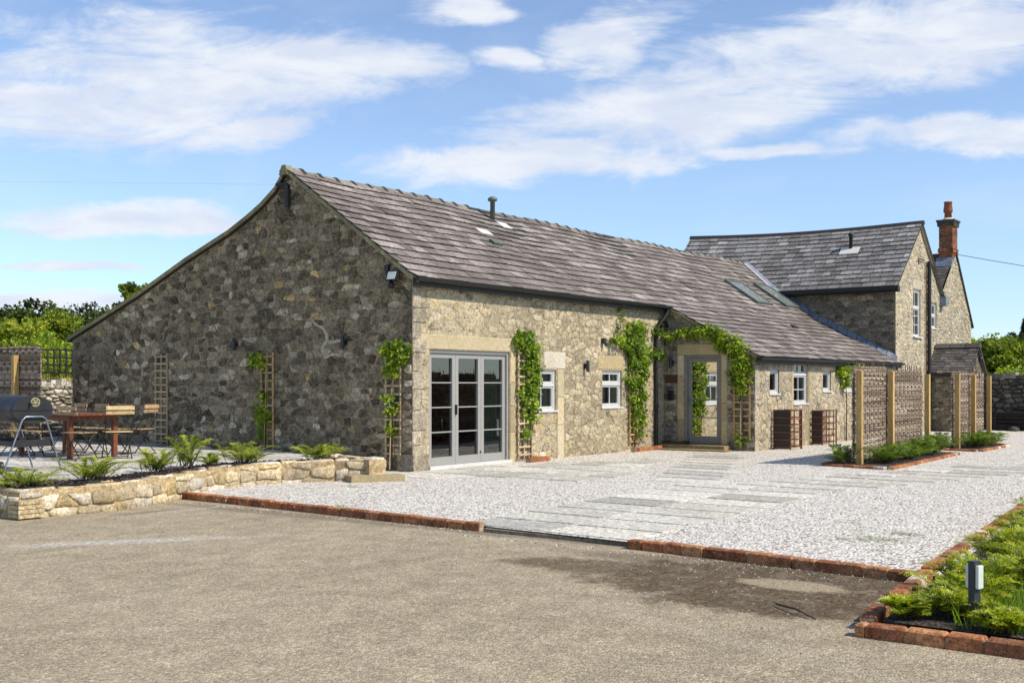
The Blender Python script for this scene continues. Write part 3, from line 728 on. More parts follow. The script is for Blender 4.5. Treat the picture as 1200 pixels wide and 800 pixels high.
# ================================================================== THE STONE BARN
SAG = lambda s: .05*math.sin(math.pi*min(max(s, 0), 20)/20)+.02*math.sin(s*1.3)
def zr(s, tt):
    z = 5.60-.69*(3.12-tt) if tt >= 0 else 3.447+.53*tt
    return z-SAG(s)*min(max((tt+1)/4, 0), 1)
lprof = [(3.12, 5.57), (3.40, 5.24), (3.80, 4.98), (4.20, 4.78), (4.75, 4.54), (6.1, 4.08), (7.7, 3.46), (10.3, 2.58)]
def zl(tt):
    for (a, z0_), (b, z1_) in zip(lprof, lprof[1:]):
        if tt <= b: return z0_+(z1_-z0_)*(tt-a)/(b-a)
    return lprof[-1][1]
topG = lambda a: (zr(0, a) if a < 3.12 else zl(a))-.07
barn = thing('stone_barn', 'long dark gabled stone barn with slate roof and bifold doors', 'building', 0, 0, 0)
# gable wall
mb = MB()
cuts = [a for a, _ in lprof[:-1]]+[1.5]
panel(mb, PG, 0, 10.22, -.02, topG, cuts=cuts)
gh = [(0, .34, -.1, 3.3)]
def gcol(a, z):
    r = random.random(); return (min(r, .955) if random.random() > .02 else random.uniform(.96, 1), random.random(), 0)
stones(mb, PG, 0, 10.22, .02, 5.6, top=topG, h=(.06, .20), w=(.07, .36), gap=.006, prot=(.0, .022), jit=.2, k=.5, warp=.028, round_=.007, colf=gcol)
# rear walls so the barn is a closed volume
mb.add([(0, 10.22, -.02), (18.8, 10.22, -.02), (18.8, 10.22, 2.6), (0, 10.22, 2.6)], [(0, 1, 2, 3)])
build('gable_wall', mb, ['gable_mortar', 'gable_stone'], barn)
mb = MB(); pl = [(2.42, 2.70), (2.28, 2.62), (2.15, 2.58), (2.06, 2.46), (2.05, 2.34), (1.95, 2.30), (1.80, 2.33), (1.62, 2.34)]
pl2 = [(2.07, 2.32), (2.16, 2.24), (2.14, 2.12), (2.10, 2.03), (1.9, 2.09), (1.72, 2.08)]
for L_ in (pl, pl2):
    for p, q in zip(L_, L_[1:]):
        for f in range(5):
            a_ = p[0]+(q[0]-p[0])*f/5; z_ = p[1]+(q[1]-p[1])*f/5; r_ = random.uniform(.018, .036); k_ = 8
            ring = [(a_+r_*1.2*random.uniform(.8, 1.2)*math.cos(e*math.pi/4), z_+r_*random.uniform(.8, 1.2)*math.sin(e*math.pi/4)) for e in range(k_)]
            mb.add([PG(x_, y_, .0) for x_, y_ in ring]+[PG(a_+(x_-a_)*.7, z_+(y_-z_)*.7, .034) for x_, y_ in ring], [tuple(range(8, 16))]+[(e, (e+1) % 8, 8+(e+1) % 8, 8+e) for e in range(8)], 0)
build('mortar_seam', mb, 'seam_mortar', barn)
# front wall
bif = (.45, 2.80, .08, 2.16); w1 = (3.50, 4.38, 1.02, 1.84); w2 = (6.16, 6.97, 1.05, 1.85)
topF = lambda a: zr(a, 0)-.05
mb = MB(); panel(mb, PF, 0, 8.91, -.02, topF, [bif, w1, w2], cuts=[2, 4, 6, 8], rev=.2)
quo = []; z = .0; i = 0
while z < 3.3:
    h_ = random.uniform(.22, .42); w_ = .36 if i % 2 else .22
    quo.append((z, min(z+h_, 3.34), w_)); z += h_; i += 1
dress = [(.12, 2.98, 2.165, 2.42), (2.815, 2.97, .02, 2.16), (3.95, 4.72, 1.86, 2.20), (4.42, 4.66, .02, 1.85), (5.98, 7.02, 1.87, 2.16)]
stones(mb, PF, 0, 8.91, .02, 3.5, top=topF, holes=[bif, w1, w2]+dress+[(0, q[2], q[0], q[1]) for q in quo], h=(.07, .19), w=(.08, .40), gap=.005, prot=(-.002, .009), round_=.006, jit=.26, k=.55, warp=.035)
build('front_wall', mb, ['front_mortar', 'front_stone'], barn)
mb = MB(); dressed(mb, PF, .12, 2.98, 2.165, 2.42, .012, 0, (.8, .6, 0)); build('lintel', mb, 'ochre_ashlar', barn)
mb = MB(); dressed(mb, PF, 3.95, 4.72, 1.86, 2.20, .012, 0, (.6, .9, 0)); build('lintel', mb, 'pale_ashlar', barn)
mb = MB(); dressed(mb, PF, 5.98, 7.02, 1.87, 2.16, .012, 0, (.5, .5, 0)); build('lintel', mb, 'ochre_ashlar', barn)
mb = MB(); z = .02
for hh in (.6, .5, .45, .59): dressed(mb, PF, 2.815, 2.97, z, min(z+hh, 2.16), .014, 0); z += hh+.004
build('jamb_stone', mb, 'ochre_ashlar', barn)
mb = MB(); z = .02
for hh in (.7, .55, .58): dressed(mb, PF, 4.42, 4.66, z, min(z+hh, 1.85), .018, 0); z += hh+.004
build('jamb_stone', mb, 'ochre_ashlar', barn)
mb = MB()
for i, (z0_, z1_, w_) in enumerate(quo):
    dressed(mb, PF, 0, w_, z0_+.004, z1_-.004, .02, 0, back=-.2)
build('quoin', mb, 'quoin_stone', barn)
mb = MB(); dressed(mb, PF, -.04, .36, 0, .34, .07, 0, back=-.2)
build('quoin', mb, 'quoin_stone', barn)
# lean-to: side wall with the entrance, front wall
door = (-1.47, -.53, .17, 2.22)
topS = lambda a: zr(8.91, a)-.06
mb = MB(); panel(mb, PS, -2.29, 0, -.02, topS, [door], rev=.2)
stones(mb, PS, -2.29, 0, .02, 3.4, top=topS, holes=[door, (-1.62, -.36, 2.23, 2.50), (-.53, -.36, .17, 2.24), (-1.62, -1.47, .17, 2.24)], h=(.09, .2), w=(.12, .34), gap=.007, prot=(.003, .02))
build('entrance_wall', mb, ['side_mortar', 'side_stone'], barn)
mb = MB(); dressed(mb, PS, -1.62, -.36, 2.23, 2.48, .02, 0, (.5, .6, 0)); build('lintel', mb, 'ochre_ashlar', barn)
aw = [(9.74, 10.28, 1.33, 1.88), (11.15, 12.03, 1.08, 2.09), (13.05, 13.62, 1.37, 1.88), (14.6, 15.25, 1.37, 1.86)]
mb = MB(); topA = lambda a: zr(a, -2.29)-.05
panel(mb, PA, 8.91, 18.9, -.05, topA, aw, rev=.14, cuts=[16, 17])
ad = [(11.03, 11.13, .05, 2.1), (12.05, 12.17, .05, 2.1), (12.95, 13.75, 1.9, 2.0)]
stones(mb, PA, 8.91, 18.9, .0, 2.3, top=topA, holes=aw+ad+[(8.91, 9.2, .3, .7), (8.91, 9.15, 1.2, 2.0)], h=(.10, .26), w=(.08, .30), gap=.005, prot=(-.001, .011), round_=.007, jit=.26, k=.6, warp=.035)
build('lean_to_wall', mb, ['front_mortar', 'annex_stone'], barn)
mb = MB()
dressed(mb, PA, 11.03, 11.13, .05, 2.1, .012, 0); dressed(mb, PA, 12.05, 12.17, .05, 2.1, .012, 0); dressed(mb, PA, 12.95, 13.75, 1.9, 2.0, .015, 0)
build('jamb_stone', mb, 'ochre_ashlar', barn)
for q in ((9.2, .3, .7), (9.15, 1.2, 2.0), (9.12, 0, .3)):
    mb = MB(); dressed(mb, PA, 8.91, q[0], q[1], q[2], .018, 0, back=-.1); build('quoin', mb, 'quoin_stone', barn)

for (p, q) in ((-.52, -.36), (-1.62, -1.48)):
    z = .17; mb = MB()
    for hh in (.55, .4, .62, .5): dressed(mb, PS, p, q, z, min(z+hh, 2.225), .015, 0); z += hh+.004
    build('jamb_stone', mb, 'ochre_ashlar', barn)
# glazing ------------------------------------------------------------------
def leaf(mb, P, a0, a1, z0, z1, st, bars=(), vbars=(), rail=None, d0=-.14, d1=-.08, top=None):
    rail = rail or st; top = top or st
    mb.pbox(P, a0, a0+st, z0, z1, d0, d1); mb.pbox(P, a1-st, a1, z0, z1, d0, d1)
    mb.pbox(P, a0+st, a1-st, z0, z0+rail, d0, d1-.002); mb.pbox(P, a0+st, a1-st, z1-top, z1, d0, d1-.002)
    for b in bars: mb.pbox(P, a0+st, a1-st, b-.011, b+.011, d0+.01, d1-.012)
    for b in vbars: mb.pbox(P, b-.011, b+.011, z0+rail, z1-top, d0+.012, d1-.014)
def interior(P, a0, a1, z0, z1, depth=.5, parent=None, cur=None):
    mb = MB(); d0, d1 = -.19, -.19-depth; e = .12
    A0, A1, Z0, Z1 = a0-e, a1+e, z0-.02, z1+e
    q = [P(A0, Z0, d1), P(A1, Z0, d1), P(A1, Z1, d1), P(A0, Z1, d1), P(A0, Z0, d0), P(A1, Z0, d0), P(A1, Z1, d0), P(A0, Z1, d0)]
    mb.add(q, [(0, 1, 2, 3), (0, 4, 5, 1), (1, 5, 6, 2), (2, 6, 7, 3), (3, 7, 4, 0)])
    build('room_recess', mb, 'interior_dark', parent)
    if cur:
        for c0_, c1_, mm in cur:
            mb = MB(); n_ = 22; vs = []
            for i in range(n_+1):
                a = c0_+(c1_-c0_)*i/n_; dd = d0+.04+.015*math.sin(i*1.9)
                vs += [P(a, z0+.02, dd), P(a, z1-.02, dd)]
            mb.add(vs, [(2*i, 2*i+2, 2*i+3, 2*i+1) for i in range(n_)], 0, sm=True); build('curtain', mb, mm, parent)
def pane(P, a0, a1, z0, z1, parent, d=-.11, m='window_glass'):
    mb = MB(); mb.add([P(a0, z0, d), P(a1, z0, d), P(a1, z1, d), P(a0, z1, d)], [(0, 1, 2, 3)]); build('pane', mb, m, parent)
# bifold
mb = MB(); a0, a1, z0, z1 = bif
mb.pbox(PF, a0, a0+.05, z0, z1, -.16, -.03); mb.pbox(PF, a1-.05, a1, z0, z1, -.16, -.03); mb.pbox(PF, a0+.05, a1-.05, z1-.05, z1, -.16, -.032)
bd = build('bifold_door', mb, 'grey_paint', barn)
lw = (a1-a0-.10)/3
for i in range(3):
    l = a0+.05+i*lw; mb = MB(); zb, zt_ = z0+.035, z1-.052
    hb = [zb+.14+(zt_-zb-.14-.09)*k/4 for k in (1, 2, 3)]
    leaf(mb, PF, l+.003, l+lw-.003, zb, zt_, .085, hb, rail=.14, top=.09, d0=-.13, d1=-.07)
    build('door_leaf', mb, 'grey_paint', bd); pane(PF, l+.08, l+lw-.08, zb+.13, zt_-.08, bd)
mb = MB(); mb.pbox(PF, a0-.03, a1+.03, z0-.045, z0+.03, -.16, .05); build('sill', mb, 'sill_paint', bd)
mb = MB(); mb.pbox(PF, a0+.05+lw-.012, a0+.05+lw+.012, 1.0, 1.18, -.07, -.03); build('handle', mb, 'black_metal', bd)
mb = MB(); mb.pbox(PF, a0+.05+2*lw-.035, a0+.05+2*lw-.01, .28, .31, -.07, -.05); build('floor_bolt', mb, 'black_metal', bd)
interior(PF, a0, a1, z0, z1, 2.2, bd, [(a0+2*lw+.1, a1-.02, 'green_reflection')])  # green sheet added behind the third leaf, standing in for its green reflection
def casement(P, a0, a1, z0, z1, split=.0, lowbars=(), v=True, paint='white_paint', cur='curtain', sillw=.03):
    mb = MB(); fr = .045
    mb.pbox(P, a0, a0+fr, z0, z1, -.13, -.035); mb.pbox(P, a1-fr, a1, z0, z1, -.13, -.035); mb.pbox(P, a0+fr, a1-fr, z1-fr, z1, -.13, -.037); mb.pbox(P, a0+fr, a1-fr, z0, z0+fr, -.13, -.037)
    w_ = build('window', mb, paint, barn if P is not PH2 else house)
    mid = (a0+a1)/2
    if split:
        zs = z0+(z1-z0)*split
        mb = MB(); mb.pbox(P, a0+fr, a1-fr, zs-.03, zs+.03, -.13, -.03); build('transom', mb, paint, w_)
        for (p, q, bars) in ((z0+fr, zs-.03, lowbars), (zs+.03, z1-fr, ())):
            mb = MB(); leaf(mb, P, a0+fr+.002, a1-fr-.002, p+.002, q-.002, .035, bars, [mid] if v else (), d0=-.11, d1=-.05); build('casement', mb, paint, w_)
    else:
        mb = MB(); leaf(mb, P, a0+fr+.002, a1-fr-.002, z0+fr+.002, z1-fr-.002, .04, lowbars, [mid] if v else (), d0=-.11, d1=-.05); build('casement', mb, paint, w_)
    pane(P, a0+fr, a1-fr, z0+fr, z1-fr, w_, d=-.085)
    mb = MB(); mb.pbox(P, a0-.05, a1+.05, z0-.032, z0+.005, -.13, sillw); build('sill', mb, 'sill_paint', w_)
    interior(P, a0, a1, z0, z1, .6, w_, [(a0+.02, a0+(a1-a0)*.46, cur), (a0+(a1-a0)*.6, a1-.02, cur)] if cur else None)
    return w_
PH2 = lambda a, z, d: (a, -2.29-d, z)         # front of the far house
casement(PF, *w1, split=.63); casement(PF, *w2, split=.63)
casement(PA, *aw[0], v=False, cur=None); casement(PA, *aw[1], split=.7, lowbars=(1.42,)); casement(PA, *aw[2], v=False); casement(PA, *aw[3], v=False)
# entrance door
mb = MB(); a0, a1, z0, z1 = door
mb.pbox(PS, a0, a0+.06, z0, z1, -.16, -.05); mb.pbox(PS, a1-.06, a1, z0, z1, -.16, -.05); mb.pbox(PS, a0+.06, a1-.06, z1-.06, z1, -.16, -.052)
dd = build('entrance_door', mb, 'door_grey_paint', barn)
mb = MB(); zb, zt_ = z0+.01, z1-.065
leaf(mb, PS, a0+.065, a1-.065, zb, zt_, .085, [zb+.17+(zt_-zb-.27)*k/4 for k in (1, 2, 3)], rail=.17, top=.1, d0=-.14, d1=-.09); build('door_leaf', mb, 'door_grey_paint', dd)
pane(PS, a0+.14, a1-.14, zb+.16, zt_-.09, dd)
mb = MB(); mb.pbox(PS, a1-.115, a1-.095, 1.05, 1.25, -.09, -.05); build('handle', mb, 'steel_tube', dd)
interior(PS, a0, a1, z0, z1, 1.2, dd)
mb = MB(); mb.hexa([PS(-1.75, .04, 0), PS(-.1, .04, 0), PS(-.1, .04, .42), PS(-1.75, .04, .42), PS(-1.75, .165, 0), PS(-.1, .165, 0), PS(-.1, .165, .42), PS(-1.75, .165, .42)], 0)
mb.pbox(PS, -1.95, .0, .03, .085, .42, .78, 0); build('doorstep', mb, 'old_sleeper', barn, bevel=.012)

# roof of the barn ---------------------------------------------------------
E0, E1 = -.16, -2.45
def Dlen(tt): return (3.12-tt)*1.215 if tt >= 0 else 3.12*1.215+(-tt)*1.132
def D2t(D): return 3.12-D/1.215 if D <= 3.12*1.215 else -(D-3.12*1.215)/1.132
def Qr(a, D): tt = D2t(D); return (a, tt, zr(a, tt)+.02)
def Nr(a, D):
    k_ = .69 if D < 3.79 else .53; L = math.hypot(1, k_); return (0, -k_/L, 1/L)
DE0, DE1 = Dlen(E0), Dlen(E1)
def ar(D): return (-.09, 19.0+max(0, (zr(19, D2t(D))-4.45)/.84)) if D < DE0 else (8.78, 19.0)
def ar2(D):
    tt = D2t(D); s1 = 18.88 + max(0, (zr(18.9, tt)-4.42)/.87)
    return (-.09 if D < DE0+.01 else 8.78, s1)
mb = MB()
sk = [(15.42, 16.52, Dlen(1.60), Dlen(.56)), (17.5, 18.55, Dlen(1.62), Dlen(.56))]
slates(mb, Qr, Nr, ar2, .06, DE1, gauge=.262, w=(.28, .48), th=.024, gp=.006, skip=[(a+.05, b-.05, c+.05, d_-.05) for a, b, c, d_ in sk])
# deck under the slates
g = [-.09, 4, 8.8, 8.81, 13, 19.9]
for i in range(len(g)-1):
    tl = [3.12, 0, E0+.02] if g[i+1] <= 8.81 and i < 2 else [3.12, 0, E1+.02]
    if i == 2: continue
    for t0_, t1_ in zip(tl, tl[1:]):
        a, b = g[i], g[i+1] if i != 1 else 8.81
        lo = lambda s_, q: (min(s_, 18.9) if q < 1.0 else s_, q, zr(s_, q)-.0)
        mb.add([lo(a, t0_), lo(b, t0_), lo(b, t1_), lo(a, t1_)], [(0, 1, 2, 3)], 1)
# rear slope
n_ = len(lprof)
for i in range(n_-1):
    (ta, za), (tb, zb_) = lprof[i], lprof[i+1]
    mb.add([(-.09, ta, za+.01), (21, ta, za+.01), (21, tb, zb_+.01), (-.09, tb, zb_+.01)], [(0, 1, 2, 3)], 0)
roof = build('roof', mb, ['roof_slate', 'deck_and_edge_shade'], barn)
# ridge tiles
mb = MB(); s_ = -.1
while s_ < 20.6:
    l = .455; z = zr(s_+l/2, 3.12)+.022+random.gauss(0, .006); hgt = .055
    for k_, (e0, e1, ex) in enumerate(((0, l*.86, 0), (l*.86, l+.01, .02))):
        a, b = s_+e0, s_+e1; w_ = .135+ex; zz = z+ex
        mb.add([(a, 3.12-w_, zz-.69*w_), (b, 3.12-w_, zz-.69*w_), (b, 3.12-.03, zz), (a, 3.12-.03, zz), (b, 3.15, zz), (a, 3.15, zz), (b, 3.12+w_, zz-.6*w_), (a, 3.12+w_, zz-.6*w_)],
               [(0, 1, 2, 3), (3, 2, 4, 5), (5, 4, 6, 7), (0, 3, 5, 7), (1, 6, 4, 2)], 0 if k_ == 0 else 1, (random.random(), random.random(), 0))
    s_ += l
build('ridge', mb, ['ridge_clay', 'dark_iron'], roof)
# verges: mossy mortar band, board
mb = MB()
def vstrip(mb, pts, s0, s1, up, dn, m=0):
    for (ta, za), (tb, zb_) in zip(pts, pts[1:]):
        mb.hexa([(s0, ta, za-dn), (s1, ta, za-dn), (s1, tb, zb_-dn), (s0, tb, zb_-dn), (s0, ta, za+up), (s1, ta, za+up), (s1, tb, zb_+up), (s0, tb, zb_+up)], m)
rp = [(E0, zr(0, E0)), (0, zr(0, 0)), (1, zr(0, 1)), (2, zr(0, 2)), (3.12, zr(0, 3.12))]
vstrip(mb, rp, -.085, .0, .015, .075); vstrip(mb, lprof, -.085, 0, .03, .045)
vstrip(mb, lprof, -.05, 0, -.047, .062, 1)
build('verge', mb, ['mossy_verge', 'verge_board'], roof)
mb = MB(); mb.hexa([(-.11, 3.0, 5.47), (.06, 3.0, 5.47), (.06, 3.25, 5.47), (-.11, 3.25, 5.47), (-.10, 3.07, 5.655), (.05, 3.07, 5.655), (.05, 3.18, 5.655), (-.10, 3.18, 5.655)]); build('apex_stone', mb, 'mossy_verge', roof, bevel=.01)
mb = MB(); vstrip(mb, [(E1+.02, zr(8.8, E1+.02)), (-1.2, zr(8.8, -1.2)), (0, zr(8.8, 0))], 8.79, 8.92, .012, .05); build('verge', mb, 'mossy_verge', roof)
# gutters
def gutter(mb, s0, s1, tt, za, zb_, w_=.125):
    n_ = 7
    prof = [(-w_/2*math.cos(math.pi*k/n_), -w_/2*math.sin(math.pi*k/n_)) for k in range(n_+1)]
    vs = [(s0, tt+a, za+b) for a, b in prof]+[(s1, tt+a, zb_+b) for a, b in prof]; k = n_+1
    mb.add(vs, [(i, i+1, k+i+1, k+i) for i in range(n_)]+[tuple(range(k)), tuple(range(k, 2*k))], 0, sm=False)
    mb.box(s0, s1, tt+w_/2+.002, tt+w_/2+.03, min(za, zb_)-.13, min(za, zb_)+.005, 0)
mb = MB(); gutter(mb, -.12, 8.86, E0-.055, zr(0, E0)-.0, zr(8.8, E0)-.0); build('gutter', mb, 'black_gutter', barn)
mb = MB(); gutter(mb, 8.75, 18.95, E1-.05, zr(8.9, E1)-.0, zr(19, E1)+.02); build('gutter', mb, 'black_gutter', barn)
mb = MB()
mb.tube([(8.75, -.2, 3.30), (8.72, -.19, 3.2), (8.45, -.06, 2.85), (8.44, -.06, 2.7), (8.44, -.06, .08)], .046, 8)
for z in (2.72, 1.9, 1.0): mb.tube([(8.44, -.06, z), (8.44, -.06, z+.08)], .057, 8)
build('downpipe', mb, 'black_gutter', barn)
mb = MB(); gutter_ = mb.box(-.02, .35, 10.33, 10.44, 2.50, 2.60, 0); build('gutter', mb, 'black_gutter', barn)
mb = MB(); mb.tube([(18.75, -2.4, 2.1), (18.75, -2.36, 1.9), (18.75, -2.36, .05)], .035, 8); build('downpipe', mb, 'black_gutter', barn)
# rooflights
for a, b, c, d_ in sk:
    mb = MB(); N = Nr(a, 2); 
    def Rp(x, D, h_): p = Qr(x, D); return (p[0], p[1]+N[1]*h_, p[2]+N[2]*h_)
    def rb(x0, x1, D0, D1, h0, h1, m=0): mb.hexa([Rp(x0, D0, h0), Rp(x1, D0, h0), Rp(x1, D1, h0), Rp(x0, D1, h0), Rp(x0, D0, h1), Rp(x1, D0, h1), Rp(x1, D1, h1), Rp(x0, D1, h1)], m)
    rb(a, a+.07, c, d_, -.02, .09); rb(b-.07, b, c, d_, -.02, .09); rb(a+.07, b-.07, c, c+.09, -.02, .088); rb(a+.07, b-.07, d_-.09, d_, -.02, .088)
    o_ = build('rooflight', mb, 'rooflight_frame', roof)
    mb = MB(); mb.add([Rp(a+.07, c+.09, .07), Rp(b-.07, c+.09, .07), Rp(b-.07, d_-.09, .07), Rp(a+.07, d_-.09, .07)], [(0, 1, 2, 3)]); build('pane', mb, 'roof_glass', o_)
    mb = MB(); rb(a+.07, b-.07, c+.09, d_-.09, -.02, .0); build('blind', mb, 'curtain', o_)
# lead flashing against the far house, valley
mb = MB(); tt = E1+.1; prev = None
while tt < 1.35:
    l = .3; za, zb_ = zr(18.9, tt), zr(18.9, tt+l)
    mb.hexa([(18.74, tt, za+.035), (18.91, tt, za+.035), (18.91, tt+l, zb_+.035), (18.74, tt+l, zb_+.035), (18.74, tt, za+.05), (18.87, tt, za+.19), (18.87, tt+l-.02, zb_+.19), (18.74, tt+l-.02, zb_+.05)])
    tt += l
def zh_(s_, tt): k_ = (s_-18.72)/2.48; hs_ = .10*math.sin(math.pi*min(max((tt+2.3)/8, 0), 1))-.15*max(0, (tt+2.3)/8); return 4.44+.865*(s_-18.72)-hs_*k_
def vf(q):
    lo, hi = 18.5, 21.2
    for _ in range(30):
        m_ = (lo+hi)/2
        if zh_(m_, q) < zr(m_, q): lo = m_
        else: hi = m_
    return lo
build('lead_flashing', mb, 'lead_sheet', roof)
mb = MB(); qs = [1.2+.25*k for k in range(8)]
for t0_, t1_ in zip(qs, qs[1:]):
    a_, b_ = vf(t0_), vf(t1_); row = []
    for (f_, q_) in ((a_, t0_), (b_, t1_)): row.append([(f_-.17, q_, zr(f_-.17, q_)+.075), (f_, q_, zr(f_, q_)+.085), (f_+.10, q_, zh_(f_+.10, q_)+.085)])
    mb.add(row[0]+row[1]+[(x_, y_, z_-.04) for x_, y_, z_ in row[0]+row[1]], [(0, 1, 4, 3), (1, 2, 5, 4), (0, 3, 9, 6), (2, 8, 11, 5), (6, 9, 10, 7), (7, 10, 11, 8)])
build('valley_lead', mb, 'pale_lead', roof)

# soil pipe and slate vents
mb = MB(); p = (5.75, 2.67, zr(5.75, 2.67)); mb.lathe([(.055, -.05), (.055, .46), (.10, .47), (.115, .50), (.10, .54), (.04, .57)], p, 12); build('vent_pipe', mb, 'rooflight_frame', roof)
def patch(mb, s_, D, w_, l, h_=.03, m=0):
    q = []
    for hh in (.0, h_):
        for a, b in ((s_-w_/2, D-l/2), (s_+w_/2, D-l/2), (s_+w_/2, D+l/2), (s_-w_/2, D+l/2)):
            p = Qr(a, b); n = Nr(a, b); q.append((p[0], p[1]+n[1]*hh, p[2]+n[2]*hh))
    mb.hexa(q, m)
mb = MB(); patch(mb, 5.95, Dlen(2.5), .35, .25, .036); build('lead_patch', mb, 'white_patch', roof)
mb = MB(); patch(mb, 4.5, Dlen(1.95), .42, .22, .034); build('new_slate', mb, 'white_patch', roof)
mb = MB(); patch(mb, 4.31, Dlen(1.5), .30, .16, .075); build('slate_vent', mb, 'rooflight_frame', roof)
mb = MB(); patch(mb, 15.17, Dlen(-.65), .30, .14, .06); build('slate_vent', mb, 'dark_iron', roof)

# ================================================================== THE FAR HOUSE
house = thing('stone_house', 'two gabled taller stone house with brick chimney behind the barn', 'building', 18.9, -2.29, 0)
HS = lambda tt: .10*math.sin(math.pi*min(max((tt+2.3)/8, 0), 1))-.15*max(0, (tt+2.3)/8)
def zh(s_, tt): k_ = (s_-18.72)/2.48; return 4.44+.865*(s_-18.72)-HS(tt)*k_
def topH(a):
    if a < 21.2: return 4.44+.865*(a-18.72)-.05
    if a < 23.6: return 6.585-.87*(a-21.2)-.05
    if a < 25.4: return 4.42+.86*(a-23.6)
    return 5.96-1.10*(a-25.4)
hw = [(20.60, 21.36, 3.02, 4.48), (22.52, 23.12, 3.36, 4.18)]
mb = MB(); panel(mb, PH2, 18.9, 27.45, -.05, topH, hw, cuts=[21.2, 23.6, 25.4], rev=.12)
stones(mb, PH2, 18.9, 27.45, 0, 6.6, top=topH, holes=hw+[(20.52, 21.46, 4.5, 4.78)], h=(.08, .19), w=(.09, .32), gap=.006, prot=(.0, .014), coarse=1, jit=.26, warp=.03)
mb.add([(27.45, -2.29, 0), (27.45, 6, 0), (27.45, 6, 3.6), (27.45, -2.29, 3.6)], [(0, 1, 2, 3)])
build('gable_wall', mb, ['front_mortar', 'house_stone'], house)
mb = MB(); tp = lambda a: 4.42
panel(mb, PH, -2.29, 6.0, 1.6, tp); stones(mb, PH, -2.29, 6.0, 1.9, 4.42, top=tp, h=(.10, .2), w=(.14, .42), gap=.008, prot=(.005, .03), coarse=1)
mb.add([(18.9, 6, 0), (27.4, 6, 0), (27.4, 6, 4), (18.9, 6, 4)], [(0, 1, 2, 3)])
build('side_wall', mb, ['gable_mortar', 'house_shaded_stone'], house)
mb = MB(); dressed(mb, PH2, 20.52, 21.46, 4.5, 4.78, .02, 0); build('lintel', mb, 'pale_ashlar', house)
casement(PH2, *hw[0], split=.62, lowbars=(3.4, 3.68), sillw=.07); casement(PH2, *hw[1], split=.5, cur=None)
mb = MB()
QH = lambda a, D: (21.2-D*.756, a, zh(21.2-D*.756, a)+.03); NH = lambda a, D: (-.654, 0, .756)
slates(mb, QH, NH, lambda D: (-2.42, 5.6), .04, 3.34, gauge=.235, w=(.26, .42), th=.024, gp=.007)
ys = [-2.42, -1, .5, 2, 3.5, 5.6]
for p, q in zip(ys, ys[1:]):
    mb.add([(18.72, p, zh(18.72, p)), (18.72, q, zh(18.72, q)), (21.2, q, zh(21.2, q)), (21.2, p, zh(21.2, p))], [(0, 1, 2, 3)], 1)
    mb.add([(23.7, p, 4.38), (23.7, q, 4.38), (21.2, q, zh(21.2, q)), (21.2, p, zh(21.2, p))], [(0, 1, 2, 3)], 0)
# second roof
Q2 = lambda a, D: (25.4-D*.758, a, 6.0-D*.652+.02); N2 = lambda a, D: (-.652, 0, .758)
slates(mb, Q2, N2, lambda D: (-2.25, 4.0), .04, 2.4, gauge=.17, w=(.2, .3), th=.016, m=2)
mb.add([(23.6, -2.25, 4.45), (23.6, 4, 4.45), (25.4, 4, 5.97), (25.4, -2.25, 5.97)], [(0, 1, 2, 3)], 1)
mb.add([(27.6, -2.34, 3.55), (27.6, 4, 3.55), (25.4, 4, 5.99), (25.4, -2.34, 5.99), (27.6, -2.34, 3.58), (27.6, 4, 3.58), (25.4, 4, 6.02), (25.4, -2.34, 6.02)], [(0, 1, 2, 3), (4, 5, 6, 7), (0, 3, 7, 4), (0, 1, 5, 4)], 2)
hroof = build('roof', mb, ['house_slate', 'deck_and_edge_shade', 'porch_slate'], house)
mb = MB()
y = -2.45
while y < 5.6:
    l = .45; a, b = zh(21.2, y)+.05, zh(21.2, y+l)+.05
    mb.hexa([(21.08, y, a-.10), (21.32, y, a-.10), (21.32, y+l-.01, b-.10), (21.08, y+l-.01, b-.10), (21.16, y, a+.015), (21.24, y, a+.015), (21.24, y+l-.01, b+.015), (21.16, y+l-.01, b+.015)], 0); y += l
build('ridge', mb, ['dark_iron', 'chimney_brick'], hroof)
mb = MB()
y = -2.3
while y < 4:
    mb.hexa([(25.28, y, 5.94), (25.52, y, 5.94), (25.52, y+.44, 5.94), (25.28, y+.44, 5.94), (25.36, y, 6.06), (25.44, y, 6.06), (25.44, y+.44, 6.06), (25.36, y+.44, 6.06)], 1); y += .45
build('ridge', mb, ['dark_iron', 'chimney_brick'], hroof)
mb = MB(); mb.box(18.60, 18.73, -2.45, 5.5, 4.33, 4.46); mb.box(18.73, 18.9, -2.42, 5.5, 4.28, 4.43); build('gutter', mb, 'black_gutter', house)
mb = MB(); mb.tube([(18.72, 1.05, 4.35), (18.72, 1.05, 3.9)], .035, 8); build('downpipe', mb, 'black_gutter', house)
mb = MB(); mb.tube([(22.0, -2.38, 5.45), (22.0, -2.38, .05)], .065, 8); build('soil_pipe', mb, 'black_gutter', house)
mb = MB(); mb.tube([(21.8, -2.34, 5.3), (21.8, -2.34, .05)], .02, 8); build('downpipe', mb, 'plaque_bronze', house)
mb = MB(); mb.tube([(20.95, -2.36, 5.25), (20.95, -2.36, 5.45), (21.5, -2.36, 5.45)], .02, 6); build('bracket', mb, 'dark_iron', house)
mb = MB(); mb.box(23.45, 23.75, -2.5, -2.3, 4.12, 4.42); build('hopper', mb, 'lead_sheet', house)
